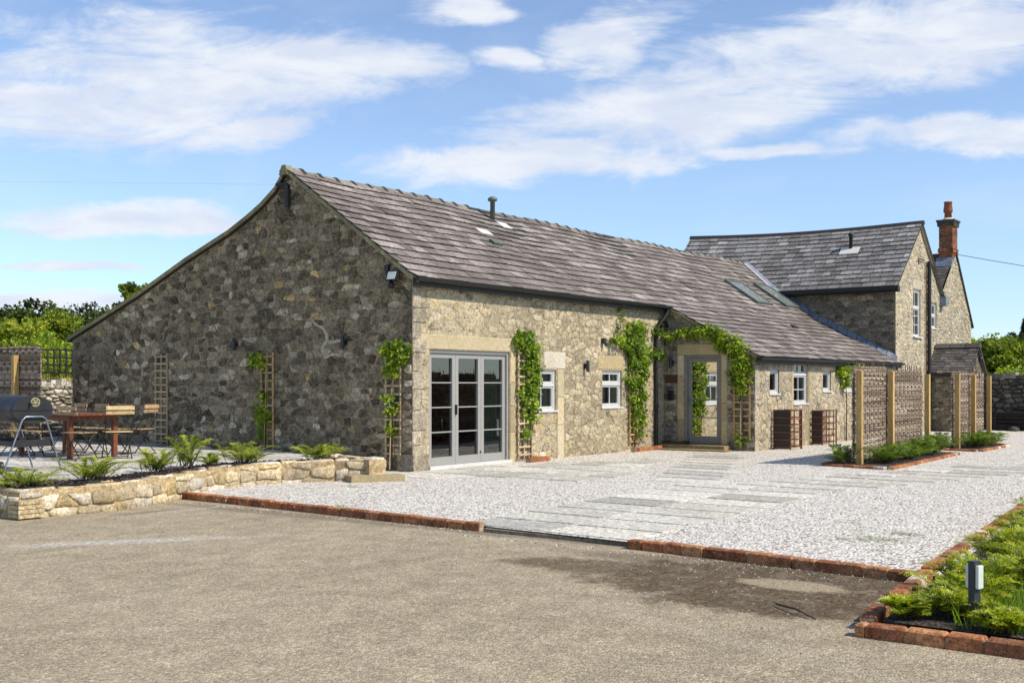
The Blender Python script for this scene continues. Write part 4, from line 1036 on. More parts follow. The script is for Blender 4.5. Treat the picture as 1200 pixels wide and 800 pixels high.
for (a, za), (b, zb_) in [((18.65, 4.38), (21.2, 6.58)), ((21.2, 6.58), (23.7, 4.40)), ((25.4, 6.03), (27.6, 3.59))]:
    mb = MB(); mb.hexa([(a, -2.35, za-.01), (b, -2.35, zb_-.01), (b, -2.3, zb_-.01), (a, -2.3, za-.01), (a, -2.35, za+.012), (b, -2.35, zb_+.012), (b, -2.3, zb_+.012), (a, -2.3, za+.012)]); build('verge', mb, 'pale_ashlar' if a < 22 else 'verge_board', hroof)
mb = MB(); D_ = 1.2; p = QH(-.45, D_); mb.lathe([(.055, -.1), (.055, .42), (.085, .43), (.085, .5), (.03, .52)], p, 12)
vp = build('vent_pipe', mb, 'black_gutter', hroof)
mb = MB(); q = []
for hh in (.02, .04):
    for a, b in ((-.75, D_-.05), (-.15, D_-.05), (-.15, D_+.3), (-.75, D_+.3)):
        p = QH(a, b); q.append((p[0]-.654*hh, p[1], p[2]+.756*hh))
mb.hexa(q); build('lead_patch', mb, 'white_patch', hroof)
# chimney
def brick_stack(mb, s0, s1, t0_, t1_, z0, z1, m=0):
    z = z0; row = 0
    while z < z1-.01:
        for (x0, x1, horiz, fx) in ((s0, s1, 1, t0_), (t0_, t1_, 0, s0), (s0, s1, 1, t1_), (t0_, t1_, 0, s1)):
            a = x0-(0 if row % 2 else .11)
            while a < x1-.01:
                l, r = max(a, x0)+.004, min(a+.225, x1)-.004; a += .225
                if r-l < .02: continue
                pr = random.uniform(.002, .008); inn = .02
                lo, hi = (fx-pr, fx+inn) if fx in (s0, t0_) else (fx-inn, fx+pr)
                if horiz: mb.box(l, r, lo, hi, z+.006, z+.069, m)
                else: mb.box(lo, hi, l, r, z+.006, z+.069, m)
        z += .075; row += 1
    mb.box(s0+.004, s1-.004, t0_+.004, t1_-.004, z0, z1, 1)
mb = MB()
brick_stack(mb, 25.08, 25.70, -2.27, -1.83, 5.2, 6.05); brick_stack(mb, 25.05, 25.73, -2.30, -1.80, 6.05, 6.2); brick_stack(mb, 25.08, 25.70, -2.27, -1.83, 6.2, 6.95)
brick_stack(mb, 25.03, 25.75, -2.32, -1.78, 6.95, 7.1, 2); brick_stack(mb, 25.0, 25.78, -2.35, -1.75, 7.1, 7.17, 2)
ch = build('chimney', mb, ['chimney_brick', 'gable_mortar', 'dark_iron'], house)
mb = MB(); mb.lathe([(.22, 0), (.18, .05), (.135, .09)], (25.38, -2.05, 7.17), 16); build('flaunching', mb, 'pale_ashlar', ch)
mb = MB(); mb.lathe([(.125, .06), (.115, .28), (.15, .29), (.155, .35), (.125, .60), (.14, .61), (.14, .65), (.11, .65), (.11, .4)], (25.38, -2.05, 7.17), 16); build('chimney_pot', mb, 'terracotta', ch)
mb = MB(); mb.hexa([(24.84, -2.3, 5.50), (25.08, -2.3, 5.68), (25.08, -1.75, 5.68), (24.84, -1.75, 5.50), (24.84, -2.3, 5.57), (25.07, -2.3, 5.88), (25.07, -1.75, 5.88), (24.84, -1.75, 5.57)]); build('lead_flashing', mb, 'lead_sheet', ch)
# porch
PP = lambda a, z, d: (22.22-d, a, z)
mb = MB(); tp = lambda a: 2.0
panel(mb, PP, -3.55, -2.29, 0, tp); stones(mb, PP, -3.55, -2.29, 0, 2, top=tp, h=(.09, .17), w=(.12, .3), coarse=1)
PQ = lambda a, z, d: (a, -3.55-d, z); tg = lambda a: 2.68-abs(a-22.95)*.92
od = (22.55, 23.35, 0, 1.95)
panel(mb, PQ, 22.22, 23.68, 0, tg, [od], cuts=[22.95]); stones(mb, PQ, 22.22, 23.68, 0, 2.8, top=tg, holes=[od], h=(.12, .22), w=(.15, .35), coarse=1)
mb.box(23.6, 23.68, -3.5, -2.3, 0, 2.0, 0)
po = build('porch', mb, ['gable_mortar', 'house_shaded_stone'], house)
mb = MB(); QP = lambda a, D: (22.95-D*.72, a, 2.80-D*.70); NP = lambda a, D: (-.7, 0, .72)
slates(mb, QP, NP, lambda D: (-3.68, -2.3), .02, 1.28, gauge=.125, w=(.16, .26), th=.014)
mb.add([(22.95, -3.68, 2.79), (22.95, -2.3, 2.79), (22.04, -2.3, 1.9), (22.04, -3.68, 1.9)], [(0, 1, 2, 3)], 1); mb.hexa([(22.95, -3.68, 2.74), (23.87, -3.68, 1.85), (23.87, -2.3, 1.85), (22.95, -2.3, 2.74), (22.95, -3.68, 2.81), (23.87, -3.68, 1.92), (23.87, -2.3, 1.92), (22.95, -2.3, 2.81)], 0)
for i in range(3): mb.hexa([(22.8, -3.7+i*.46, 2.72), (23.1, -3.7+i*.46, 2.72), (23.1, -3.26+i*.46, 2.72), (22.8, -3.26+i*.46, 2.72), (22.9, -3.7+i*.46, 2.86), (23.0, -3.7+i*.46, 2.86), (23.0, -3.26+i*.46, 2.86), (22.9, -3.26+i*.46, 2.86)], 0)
build('porch_roof', mb, ['porch_slate', 'deck_and_edge_shade'], po)
mb = MB(); mb.box(21.98, 22.08, -3.66, -2.35, 1.80, 1.88); build('gutter', mb, 'black_gutter', po)
mb = MB(); mb.box(22.6, 23.3, -3.5, -3.44, .02, 1.93); build('porch_door', mb, 'interior_dark', po)
mb = MB(); mb.lathe([(.02, .18), (.09, .12), (.06, 0), (.02, -.03)], (22.95, -3.70, 2.25), 8); mb.tube([(22.95, -3.56, 2.45), (22.95, -3.7, 2.5), (22.95, -3.7, 2.40)], .012, 6)
one('wall_lantern', mb, 'black_metal', 'small black lantern on the front of the slate roofed porch', 'lantern', at=(22.95, -3.55, 2.2, 0))

# right boundary wall, timber trough in front, bamboo canes and trees
mb = MB(); PR = lambda a, z, d: (24.6-d, a, z); tR = lambda a: 1.80+.02*math.sin(a*2)
panel(mb, PR, -26, -3.0, 0, tR); stones(mb, PR, -14, -3.0, 0, 1.85, top=tR, h=(.11, .24), w=(.15, .48), gap=.012, prot=(.01, .07), round_=.03, coarse=1)
PE = lambda a, z, d: (a, -4.0+d, z)
mb.box(24.62, 25.1, -26, -3.0, 0, 1.78, 0); 
a = -14
while a < -3.0: l = random.uniform(.12, .25); mb.box(24.55, 25.1, a, a+l-.01, 1.74, random.uniform(1.84, 1.95), 1); a += l
one('boundary_wall', mb, ['dry_stone_gap', 'dry_stone'], 'dark dry stone boundary wall beyond the yard at far right', 'wall', at=(24.6, -8, 0, 0))
mb = MB()
for k in range(4): mb.box(24.0, 24.06, -13, -3.9, .10+k*.13, .215+k*.13)
for a in (-3.92, -5.8, -7.4, -9.2, -11): mb.box(23.97, 24.55, a, a+.07, .03, .64)
mb.box(24.0, 24.55, -13, -3.92, .08, .55); mb.box(23.98, 24.5, -13, -3.88, .615, .65)
one('timber_planter', mb, 'dark_timber', 'long dark timber planter against the boundary wall at far right', 'planter', at=(24.0, -8, 0, 0), bevel=.006)
for i in range(7):
    mb = MB(); a = -4.55-i*.55-random.uniform(-.1, .1); r = random.uniform(.12, .2); mb.lathe([(r*.7, 0), (r, .06), (r*.8, .13), (r*.3, .17)], (23.75, a, .03), 8)
    one('rock', mb, 'dry_stone', 'pale loose stone lying along the foot of the dark timber planter', 'rock', at=(23.75, a, .05, 0), group='stones at the foot of the timber planter')

# ================================================================== HURDLE SCREENS
def hurdle(mb, w, h, stake=.125, rowh=.0175, z0=0., over=.13):
    n_ = max(3, int(round(w/stake))); xs = [w*(i+.5)/n_ for i in range(n_)]
    for x_ in xs:
        mb.tube([(x_+random.gauss(0, .004), 0, z0-.08), (x_+random.gauss(0, .006), 0, h*.5), (x_+random.gauss(0, .012), random.gauss(0, .008), h+random.uniform(.02, over))], [.012, .012, .008], 5, 0, (random.random()*.4, .5, .5))
    z = z0; r = 0
    while z < h:
        hh = rowh*random.uniform(.8, 1.3); par = r % 2; col = (random.random(), random.random(), 0)
        xa = -random.uniform(.0, .04); xb = w+random.uniform(0, .04); N_ = n_*4; amp = .016
        vs = []; 
        jit = random.uniform(-.003, .003); k0 = random.uniform(0, 6)
        for i in range(N_+1):
            xx = xa+(xb-xa)*i/N_; y_ = amp*math.cos(math.pi*(xx/w*n_-.5)+math.pi*par); zz = z+jit+.004*math.sin(k0+xx*3)
            th_ = hh*.66
            vs += [(xx, y_+th_*.7, zz), (xx, y_, zz+th_), (xx, y_-th_*.7, zz), (xx, y_, zz-th_)]
        fs = [(4*i+k, 4*i+(k+1) % 4, 4*i+4+(k+1) % 4, 4*i+4+k) for i in range(N_) for k in range(4)]+[(0, 1, 2, 3), (4*N_, 4*N_+1, 4*N_+2, 4*N_+3)]
        # split the withy into lengths of different tone
        cut = random.randint(1, n_-1)*16
        mb.add(vs, fs[:cut], 0, col, False); b = len(mb.v)-len(vs)
        c2 = (random.random(), random.random(), 0)
        for f in fs[cut:]: mb.f.append([b+i for i in f]); mb.m.append(0); mb.c.append(c2); mb.s.append(False)
        z += hh*.92; r += 1
def screen(label, posts, panels, ph, hh, z0=.08):
    t_ = thing('wattle_screen', label, 'screen', posts[0][0], posts[0][1], z0, 0, 'wattle screens along the gravel yard')
    for (a, b, top) in posts:
        mb = MB(); mb.box(a-.05, a+.05, b-.05, b+.05, z0-.1, top); build('post', mb, 'post_wood', t_, bevel=.004)
    for (p, q, h_) in panels:
        mb = MB(); w_ = math.hypot(q[0]-p[0], q[1]-p[1]); hurdle(mb, w_, h_-z0-.06)
        an = math.atan2(q[1]-p[1], q[0]-p[0]); c_, s__ = math.cos(an), math.sin(an)
        mb.v = [(p[0]+x_*c_-y_*s__, p[1]+x_*s__+y_*c_, z_+z0+.06) for x_, y_, z_ in mb.v]
        build('hurdle', mb, 'willow', t_)
screen('tall woven willow screen on three square posts, nearer of the two', [(5.85, -5.72, 1.80), (7.72, -5.70, 1.80), (10.08, -5.72, 1.76)], [((5.78, -5.61), (7.68, -5.60), 1.87), ((7.74, -5.60), (10.0, -5.62), 1.83)], 1.8, 1.88)
screen('tall woven willow screen on three square posts, farther of the two', [(12.15, -5.80, 1.78), (13.55, -5.80, 1.77), (14.95, -5.82, 1.76)], [((12.08, -5.69), (13.5, -5.69), 1.85), ((13.6, -5.69), (14.9, -5.70), 1.83)], 1.8, 1.88)
# left hurdle, dark trellis, field wall
t_ = thing('wattle_screen', 'woven willow screen with one square post at far left beyond the terrace', 'screen', -1.5, 10, PZ, 0)
mb = MB(); hurdle(mb, 4.2, 2.05, rowh=.03, over=.0); mb.v = [(-1.4-.0+y_, 9.15+x_, z_+PZ) for x_, y_, z_ in mb.v]; build('hurdle', mb, 'willow', t_)
mb = MB(); mb.box(-1.56, -1.44, 9.92, 10.04, PZ-.1, 2.17); build('post', mb, 'post_wood', t_, bevel=.004)
mb = MB(); PL = lambda a, z, d: (a, 12.2-d, z); tL = lambda a: 1.56+.03*math.sin(a*3)
panel(mb, PL, -3, 6, 0, tL); stones(mb, PL, -2, 3.5, .2, 1.65, top=tL, h=(.06, .15), w=(.09, .28), gap=.008, prot=(.01, .06), round_=.02)
mb.box(-3, 6, 12.22, 12.6, 0, 1.5, 0); a = -2.9
while a < 4: l = random.uniform(.08, .16); mb.box(a, a+l-.01, 12.17, 12.6, 1.5, random.uniform(1.58, 1.70), 1); a += l
one('field_wall', mb, ['field_stone_gap', 'field_stone'], 'pale dry stone field wall beyond the far end of the barn gable', 'wall', at=(.6, 12.2, 0, 0))
def lattice(mb, w, h, nx, nz, bw=.035, bt=.018, m=0):
    for i in range(nx+1): x_ = (w-bw)*i/nx; mb.box(x_, x_+bw, -bt, 0, 0, h, m)
    for i in range(nz+1): z_ = (h-bw)*i/nz; mb.box(-.01, w+.01, .001, bt, z_, z_+bw, m)
mb = MB(); lattice(mb, 2.0, .60, 12, 3, .045, .02); mb.v = [(-.65+x_, 12.1+y_, z_+1.80) for x_, y_, z_ in mb.v]
mb.box(1.30, 1.38, 12.06, 12.14, 0, 2.46); mb.box(-.70, -.62, 12.06, 12.14, 0, 2.46); mb.box(.10, .18, 12.06, 12.14, 1.6, 2.46)
one('dark_trellis', mb, 'dark_timber', 'dark stained square trellis above the dry stone field wall', 'trellis', at=(.35, 12.1, 0, 0))
# field beyond
mb = MB()
mb.add([(-30, 12.5, 1.38), (12, 12.5, 1.38), (40, 30, 1.9), (60, 60, 2.2), (-30, 60, 2.2), (-30, 20, 1.62), (12, 20, 1.62)], [(0, 1, 6, 5), (6, 2, 3, 4, 5)])
struct('field', mb, 'dry_field')
mb = MB()
for i in range(3000):
    a = random.uniform(-3, 5); b = random.uniform(12.6, 18); hgt = random.uniform(.10, .32)*(1.6 if random.random() < .08 else 1); x_, y_ = random.gauss(0, .04), random.gauss(0, .04); z_ = 1.38+.24*min((b-12.5)/7.5, 1)
    w_ = .012; mb.add([(a-w_, b, z_-.05), (a+w_, b+.004, z_-.05), (a+x_, b+y_, z_+hgt)], [(0, 1, 2)], 0)
tag(build('dry_grass', mb, 'dry_grass_blade'), 'tall dry yellow grass growing behind the field wall', 'grass', kind='stuff')

# ================================================================== TREES
def crown_pts(c, r, nclump, per, rc, up=.25):
    pts = []; cols = []
    for i in range(nclump):
        v_ = rng.normal(size=3); v_ /= np.linalg.norm(v_); v_[2] = v_[2]*1.0
        rad = rng.random()**.33*(.72+.36*rng.random()); cc = np.array(c)+v_*np.array(r)*rad
        if cc[2] < c[2]-r[2]*.85: continue
        q = rng.normal(size=(per, 3)); q /= np.linalg.norm(q, axis=1, keepdims=True); q *= rc*(.45+.6*rng.random((per, 1)))*(.7+.6*rng.random())
        q[:, 2] *= .75; pts.append(cc+q); base = .08+.84*rng.random(); cols.append(np.tile([base, .3+.5*rng.random(), .5], (per, 1)))
    return np.concatenate(pts), np.concatenate(cols)
def tree(label, s_, tt, h, r, lm, leafsize=.3, nclump=70, per=60, name='leafy_tree', cat='tree', z0=0, trunkh=.3, group=None, rz=None, rc=None):
    t_ = thing(name, label, cat, s_, tt, z0, random.random()*6, group)
    mb = MB(); tr = r*.07+.05
    mb.tube([(0, 0, -.2), (.05, 0, h*trunkh*.6), (random.gauss(0, .1), .1, h*trunkh), (random.gauss(0, .2), .1, h*.75)], [tr*1.3, tr, tr*.8, tr*.25], 8)
    for i in range(7):
        an = i*2.4; zb = h*(trunkh*.8+.05*i); mb.tube([(0, 0, zb), (math.cos(an)*r*.35, math.sin(an)*r*.35, zb+h*.13), (math.cos(an)*r*.72, math.sin(an)*r*.72, zb+h*.25)], [tr*.5, tr*.33, tr*.12], 6)
    build('trunk', mb, 'bark', t_, loc=True)
    mb = MB(); rzz = rz or h*(1-trunkh)/2
    p, c = crown_pts((0, 0, h-rzz), (r, r, rzz), nclump, int(per*1.9), rc or r*.27)
    mb.leaves(p, leafsize*.66, c0=c, aspect=.75); build('crown', mb, lm, t_, loc=True)
    return t_
def wtree(label, px, d, topy, r, lm, **kw):       # a tree in the distance, d metres away in the given direction
    X, Y = (px-600)/1300*d, d; h = 1.55+(450-topy)/1300*d; s_, tt = w2b(X, Y); tree(label, s_, tt, h, r, lm, **kw)
wtree('dark round topped tree behind the trellis, tallest at the left', 45, 75, 345, 2.5, 'tree_leaf_dark', leafsize=.34, nclump=95)
wtree('broad olive green tree left of the barn, second in height', 68, 68, 362, 2.4, 'tree_leaf_mid', leafsize=.34, nclump=95)
wtree('round mid green tree at the left above the wattle screen', 24, 70, 357, 1.9, 'tree_leaf_dark', leafsize=.34, nclump=80)
wtree('dark tree cut by the left edge of the picture', -2, 78, 366, 3.2, 'tree_leaf_dark', leafsize=.34, nclump=80)
wtree('dark tree half hidden by the low eave of the barn gable', 106, 82, 357, 3.4, 'tree_leaf_dark', leafsize=.34, nclump=95)
wtree('yellowish green low tree near the left edge', 18, 58, 377, 2.4, 'tree_leaf_mid', leafsize=.3, nclump=70)
wtree('dark low tree between the taller left hand trees', 86, 90, 368, 3.2, 'tree_leaf_dark', leafsize=.36, nclump=70)
wtree('treetop showing over the long left slope of the barn roof', 163, 62, 326, 1.3, 'tree_leaf_mid', leafsize=.26, nclump=60, rz=1.8)
wtree('thin treetop just above the barn verge, right of the other', 188, 62, 318, 1.0, 'tree_leaf_mid', leafsize=.2, nclump=26, rz=1.6)
def shoots(label, px, d, topy, r, lm, n_=60):
    X, Y = (px-600)/1300*d, d; h = 1.55+(450-topy)/1300*d; s_, tt = w2b(X, Y)
    t_ = thing('leafy_bush', label, 'bush', s_, tt, 1.2, 0); h -= 1.2; mb = MB(); ml = MB(); pts = []; cc = []
    for i in range(n_):
        an = random.random()*6.28; rr = r*math.sqrt(random.random()); x_, y_ = rr*math.cos(an), rr*math.sin(an); hh = h*random.uniform(.5, 1)*(1-.35*(rr/r)**2)
        mb.tube([(x_*.3, y_*.3, 0), (x_*.8, y_*.8, hh*.6), (x_, y_, hh)], [.02, .015, .004], 4)
        k_ = 60; f = rng.random(k_)**.7; b = rng.random()
        pts.append(np.stack([x_*(.3+.7*f)+rng.normal(0, .09, k_), y_*(.3+.7*f)+rng.normal(0, .09, k_), hh*(f*.9+.1)+rng.normal(0, .05, k_)], 1)); cc.append(np.tile([.2+.6*b, .5, .5], (k_, 1)))
    build('stems', mb, 'bark', t_, loc=True); ml.leaves(np.concatenate(pts), .13, c0=np.concatenate(cc), aspect=.5); build('foliage', ml, lm, t_, loc=True)
shoots('bright yellow green shrub of upright shoots behind the dark trellis', 55, 36, 384, 1.0, 'tree_leaf_bright', 85)
shoots('bright green bush with upright shoots next to the barn gable', 78, 34, 396, .7, 'tree_leaf_bright', 60)
shoots('bright green bush above the left wattle screen', 12, 38, 398, 1.1, 'tree_leaf_bright', 60)
shoots('darker green bush between two brighter ones at left', 33, 42, 392, 1.1, 'tree_leaf_mid', 70)
# pleached trees behind the right hand wall
for i, (px, d, ty, r, lm, lb) in enumerate([(1152, 42, 392, 1.0, 'tree_leaf_mid', 'leafy tree beside the house corner, leftmost behind the boundary wall'), (1168, 41, 389, 1.1, 'tree_leaf_mid', 'leafy tree behind the boundary wall over the bamboo cane'),
                                   (1186, 42, 391, 1.2, 'tree_leaf_mid', 'leafy tree behind the boundary wall, middle of the right hand row'), (1204, 41, 393, 1.3, 'tree_leaf_mid', 'leafy tree behind the boundary wall at the right edge'), (1160, 50, 398, 1.6, 'tree_leaf_dark', 'darker tree standing behind the row at far right'), (1215, 50, 385, 1.8, 'tree_leaf_dark', 'dark bushy tree beyond the right edge row')]):
    wtree(lb, px, d, ty, r, lm, leafsize=.19, nclump=75, per=60, trunkh=.3, name='row_tree', group='trees in a row behind the boundary wall', rz=1.35, rc=.33)
shoots('bright yellow green shrub low behind the boundary wall', 1190, 37, 424, .8, 'tree_leaf_bright', 50)
X, Y = (1202-600)/1300*70, 70; s_, tt = w2b(X, Y); t_ = thing('conifer', 'dark pointed conifer at the right edge above the row of trees', 'tree', s_, tt, 0)
mb = MB(); mb.tube([(0, 0, 0), (0, 0, 5.6)], [.15, .02], 6); build('trunk', mb, 'bark', t_, loc=True)
mb = MB(); zz = rng.random(3500)**.7*4.8+.9; rr = (5.75-zz)*.33*np.sqrt(rng.random(3500))+.03; an = rng.random(3500)*6.28; zz -= rr*.2
mb.leaves(np.stack([rr*np.cos(an), rr*np.sin(an), zz], 1), .28, aspect=.35); build('crown', mb, 'conifer_needle', t_, loc=True)
for a in (-4.9, -5.75, -7.0):
    mb = MB(); mb.tube([(24.48, a, .5), (24.48, a, 3.1)], .018, 6)
    one('bamboo_cane', mb, 'bamboo', 'upright bamboo cane tied in front of the dark boundary wall', 'cane', at=(24.48, a, .5, 0), group='canes against the boundary wall')
mb = MB(); mb.tube([(24.46, -4.2, 1.28), (24.46, -9, 1.28)], .022, 6); one('timber_rail', mb, 'dark_timber', 'thin dark rail running along the boundary wall behind the canes', 'rail', at=(24.46, -6, 1.28, 0))

# ================================================================== TRELLISES AND CLIMBERS
def trellis(label, P, a0, w, z0, h, nz, m, cane=True, grp='narrow ladder trellises on the barn walls'):
    p0 = P(a0+w/2, z0, .02); t_ = thing('trellis', label, 'trellis', p0[0], p0[1], z0, 0, grp)
    b = .034
    for i in range(3):
        mb = MB(); x_ = a0+(w-b)*i/2; mb.pbox(P, x_, x_+b, z0, z0+h, .03, .05); build('upright', mb, m, t_)
    for i in range(nz):
        mb = MB(); z_ = z0+.05+(h-.1-b)*i/(nz-1); mb.pbox(P, a0-.01, a0+w+.01, z_, z_+b, .052, .07); build('rung', mb, m, t_)
    if cane:
        mb = MB(); mb.tube([P(a0+w*.5+.01, z0-.2, .12), P(a0+w*.45, z0+h*.85, .08)], .011, 6); build('cane', mb, 'bamboo', t_)
def climber(label, P, blobs, stem, lm, n_=2600, size=.085, out=.16, grp='climbing plants trained on the stone walls'):
    p0 = P(*stem[0]); t_ = thing('climbing_plant', label, 'climber', p0[0], p0[1], p0[2], 0, grp)
    mb = MB(); mb.tube([P(*q) for q in stem], [.02]+[.014]*(len(stem)-2)+[.006], 6); build('stem', mb, 'stem_bark', t_)
    tot = sum(b[2]*b[3]*(b[4] if len(b) > 4 else 1) for b in blobs); pts = []; cc = []
    for b in blobs:
        a, z, ra, rz = b[:4]; dn = b[4] if len(b) > 4 else 1
        k_ = int(n_*ra*rz*dn/tot); ncl = max(3, k_//26)
        for c_ in range(ncl):
            an = random.random()*6.28; r_ = math.sqrt(random.random())*random.uniform(.85, 1.12); ca, cz = a+ra*r_*math.cos(an), z+rz*r_*math.sin(an); prom = out*(.35+.65*(1-min(r_, 1)**2))*random.uniform(.5, 1.15); tone = random.random()
            m_ = 26; q = rng.normal(size=(m_, 3))*np.array([.055, .05, .05])
            for x_, y_, d_ in q: pts.append(P(ca+x_, cz+y_-.02, max(.03, prom+d_*1.1)))
            cc.append(np.tile([.15+.7*tone, .2+.6*random.random(), .5], (m_, 1)))
    nb = np.array(P(0, 0, 1))-np.array(P(0, 0, 0)); nb = nb*.9+np.array([0, 0, .6])
    mb = MB(); mb.leaves(pts, size, nb=nb, c0=np.concatenate(cc), aspect=.62); build('foliage', mb, lm, t_)
trellis('weathered bare ladder trellis on the dark gable behind the dining chairs', PG, 6.70, .42, PZ, 1.88, 13, 'trellis_wood', cane=False)
trellis('tan ladder trellis with two leafy tufts in the middle of the dark gable', PG, 3.46, .36, PZ, 1.84, 12, 'trellis_tan')
trellis('ladder trellis at the right end of the gable carrying a blue tag', PG, .22, .37, .28, 1.75, 12, 'trellis_wood')
climber('sparse climber in three tufts on the middle gable trellis', PG, [(3.85, 2.02, .17, .16), (3.72, 1.0, .22, .16), (3.7, .66, .12, .12, .5), (3.7, 1.35, .13, .06, .6)], [(3.68, PZ, .06), (3.66, 1.2, .08), (3.75, 2.0, .1)], 'ivy_leaf_bright', 620, .08)
climber('bushy climber topping the trellis at the gable corner', PG, [(.30, 2.10, .30, .17), (.42, 1.85, .14, .16), (.40, 1.10, .10, .06, .5), (.42, .75, .08, .06, .4), (.42, 1.3, .08, .05, .4)], [(.42, .1, .05), (.40, 1.2, .08), (.38, 2.1, .1)], 'ivy_leaf_bright', 760, .085)
mb = MB(); mb.add([PG(.34, 1.31, .14), PG(.50, 1.31, .14), PG(.47, 1.16, .15), PG(.37, 1.16, .15), PG(.34, 1.31, .145), PG(.50, 1.31, .145), PG(.47, 1.16, .155), PG(.37, 1.16, .155)], [(0, 1, 2, 3), (4, 5, 6, 7), (0, 1, 5, 4), (2, 3, 7, 6), (1, 2, 6, 5), (3, 0, 4, 7)])
one('plant_tag', mb, 'blue_tag', 'small blue tag hanging on the corner trellis', 'tag', at=(-.14, .42, 1.2, 0))
trellis('ladder trellis beside the bifold doors under a thick climber', PF, 3.02, .40, .12, 2.1, 14, 'trellis_wood', cane=False)
climber('thick green climber between the bifold doors and first small window', PF, [(3.12, 2.42, .34, .16), (3.33, 2.15, .33, .3), (3.38, 1.75, .30, .32), (3.28, 1.35, .28, .3), (3.30, 1.05, .24, .2), (3.28, .62, .18, .16, .5), (3.45, .9, .1, .1, .4)], [(3.42, .05, .05), (3.4, .5, .08), (3.3, 1.4, .1), (3.2, 2.4, .1)], 'ivy_leaf', 2700, .08, .16)
trellis('ladder trellis near the downpipe almost hidden by a climber', PF, 7.25, .36, .2, 1.7, 11, 'trellis_tan', cane=False)
climber('tall spreading green climber between second window and black downpipe', PF, [(7.35, 2.45, .62, .24), (7.55, 2.75, .42, .22), (7.55, 2.2, .50, .3), (7.5, 1.75, .42, .35), (7.55, 1.3, .36, .3), (7.55, .85, .34, .3), (7.6, .45, .2, .16, .5), (8.3, 2.30, .30, .13, .7), (8.55, 2.2, .15, .09, .7), (6.55, 2.52, .25, .10, .5), (6.80, 3.0, .09, .28, .5), (8.35, 2.8, .14, .1, .4)], [(7.42, .05, .05), (7.45, .4, .08), (7.5, 1.4, .1), (7.4, 2.6, .1), (6.85, 3.1, .06)], 'ivy_leaf', 3900, .08, .17)
trellis('tan ladder trellis on the lean-to corner right of the entrance', PS, -2.2, .40, .3, 2.0, 13, 'trellis_tan')
climber('bright climber arching over the entrance door to the lean-to corner', PS, [(-.25, 2.66, .22, .09), (-.6, 2.74, .25, .11), (-1.0, 2.76, .3, .15), (-1.35, 2.72, .3, .18), (-1.65, 2.52, .28, .2), (-1.95, 2.35, .28, .2), (-2.0, 2.0, .26, .2), (-1.98, 1.72, .26, .2), (-2.0, 1.5, .18, .14, .7), (-2.02, .3, .1, .14, .35)], [(-2.05, .05, .05), (-2.02, 1.0, .09), (-1.95, 2.2, .12), (-1.4, 2.75, .12), (-.3, 2.7, .08)], 'ivy_leaf_bright', 3000, .08, .19)
climber('small climber tuft under the lean-to gutter beside the nearer willow screen', PA, [(14.3, 1.98, .34, .16), (14.45, 1.65, .15, .2, .6), (15.2, 2.05, .5, .09, .6)], [(14.6, .05, .05), (14.6, 1.0, .06), (14.4, 2.0, .1)], 'ivy_leaf_bright', 800, .09, .2)
mb = MB(); bricks(mb, (3.0, -.34), (3.7, -.34), z0=.0, h=.14); bricks(mb, (3.6, -.3), (3.6, -.05), z0=0, h=.14); one('brick_edging', mb, ['brick', 'front_mortar'], 'row of orange bricks round the climber beside the bifold doors', 'kerb')
mb = MB(); bricks(mb, (7.05, -.3), (8.3, -.3), z0=.0, h=.14); one('brick_edging', mb, ['brick', 'front_mortar'], 'row of bricks round the climber next to the black downpipe', 'kerb')

# ================================================================== WALL FITTINGS
def updown(label, P, a, z):
    p = P(a, z, 0); t_ = thing('wall_light', label, 'wall light', p[0], p[1], z, 0, 'black up and down wall lights')
    c = P(a, z, .085); mb = MB(); mb.lathe([(.034, -.12), (.036, -.115), (.036, .115), (.034, .12)], c, 14); build('lamp_tube', mb, 'anthracite', t_)
    mb = MB(); mb.pbox(P, a-.035, a+.035, z-.05, z+.05, 0, .03); mb.pbox(P, a-.015, a+.015, z-.02, z+.02, .03, .06); build('bracket', mb, 'black_metal', t_)
updown('black tube wall light on the gable above the middle trellis', PG, 4.56, 2.33)
updown('black tube wall light on the gable nearest the barn corner', PG, 1.59, 2.30)
updown('black tube wall light between the two small front windows', PF, 5.45, 1.93)
updown('black tube wall light left of the entrance door', PS, -.22, 2.05)
mb = MB(); mb.pbox(PF, 6.10, 6.20, 2.42, 2.54, 0, .09); mb.lathe([(.035, -.06), (.04, 0), (.02, .03)], PF(6.15, 2.44, .1), 10); one('motion_sensor', mb, 'anthracite', 'small dark sensor on the wall above the second small window', 'sensor', at=(6.15, -.05, 2.42, 0), bevel=.008)
t_ = thing('security_light', 'black security floodlight high on the right of the gable', 'floodlight', 0, .45, 3.4, 0)
mb = MB(); mb.pbox(PG, .50, .60, 3.52, 3.62, 0, .07); mb.tube([PG(.55, 3.5, .05), PG(.46, 3.38, .1), PG(.36, 3.32, .12)], .02, 8); build('arm', mb, 'black_metal', t_)
mb = MB(); mb.hexa([PG(.20, 3.33, .10), PG(.44, 3.33, .10), PG(.44, 3.33, .2), PG(.20, 3.33, .2), PG(.20, 3.50, .08), PG(.44, 3.50, .08), PG(.44, 3.50, .15), PG(.20, 3.50, .15)]); build('lamp_head', mb, 'black_metal', t_)
mb = MB(); mb.hexa([PG(.22, 3.35, .205), PG(.40, 3.35, .205), PG(.40, 3.35, .21), PG(.22, 3.35, .21), PG(.22, 3.48, .158), PG(.40, 3.48, .158), PG(.40, 3.48, .168), PG(.22, 3.48, .168)]); build('lens', mb, 'lens_plastic', t_)
mb = MB(); mb.lathe([(.05, -.07), (.06, 0), (.03, .05)], PG(.36, 3.27, .14), 10); build('sensor', mb, 'black_metal', t_)
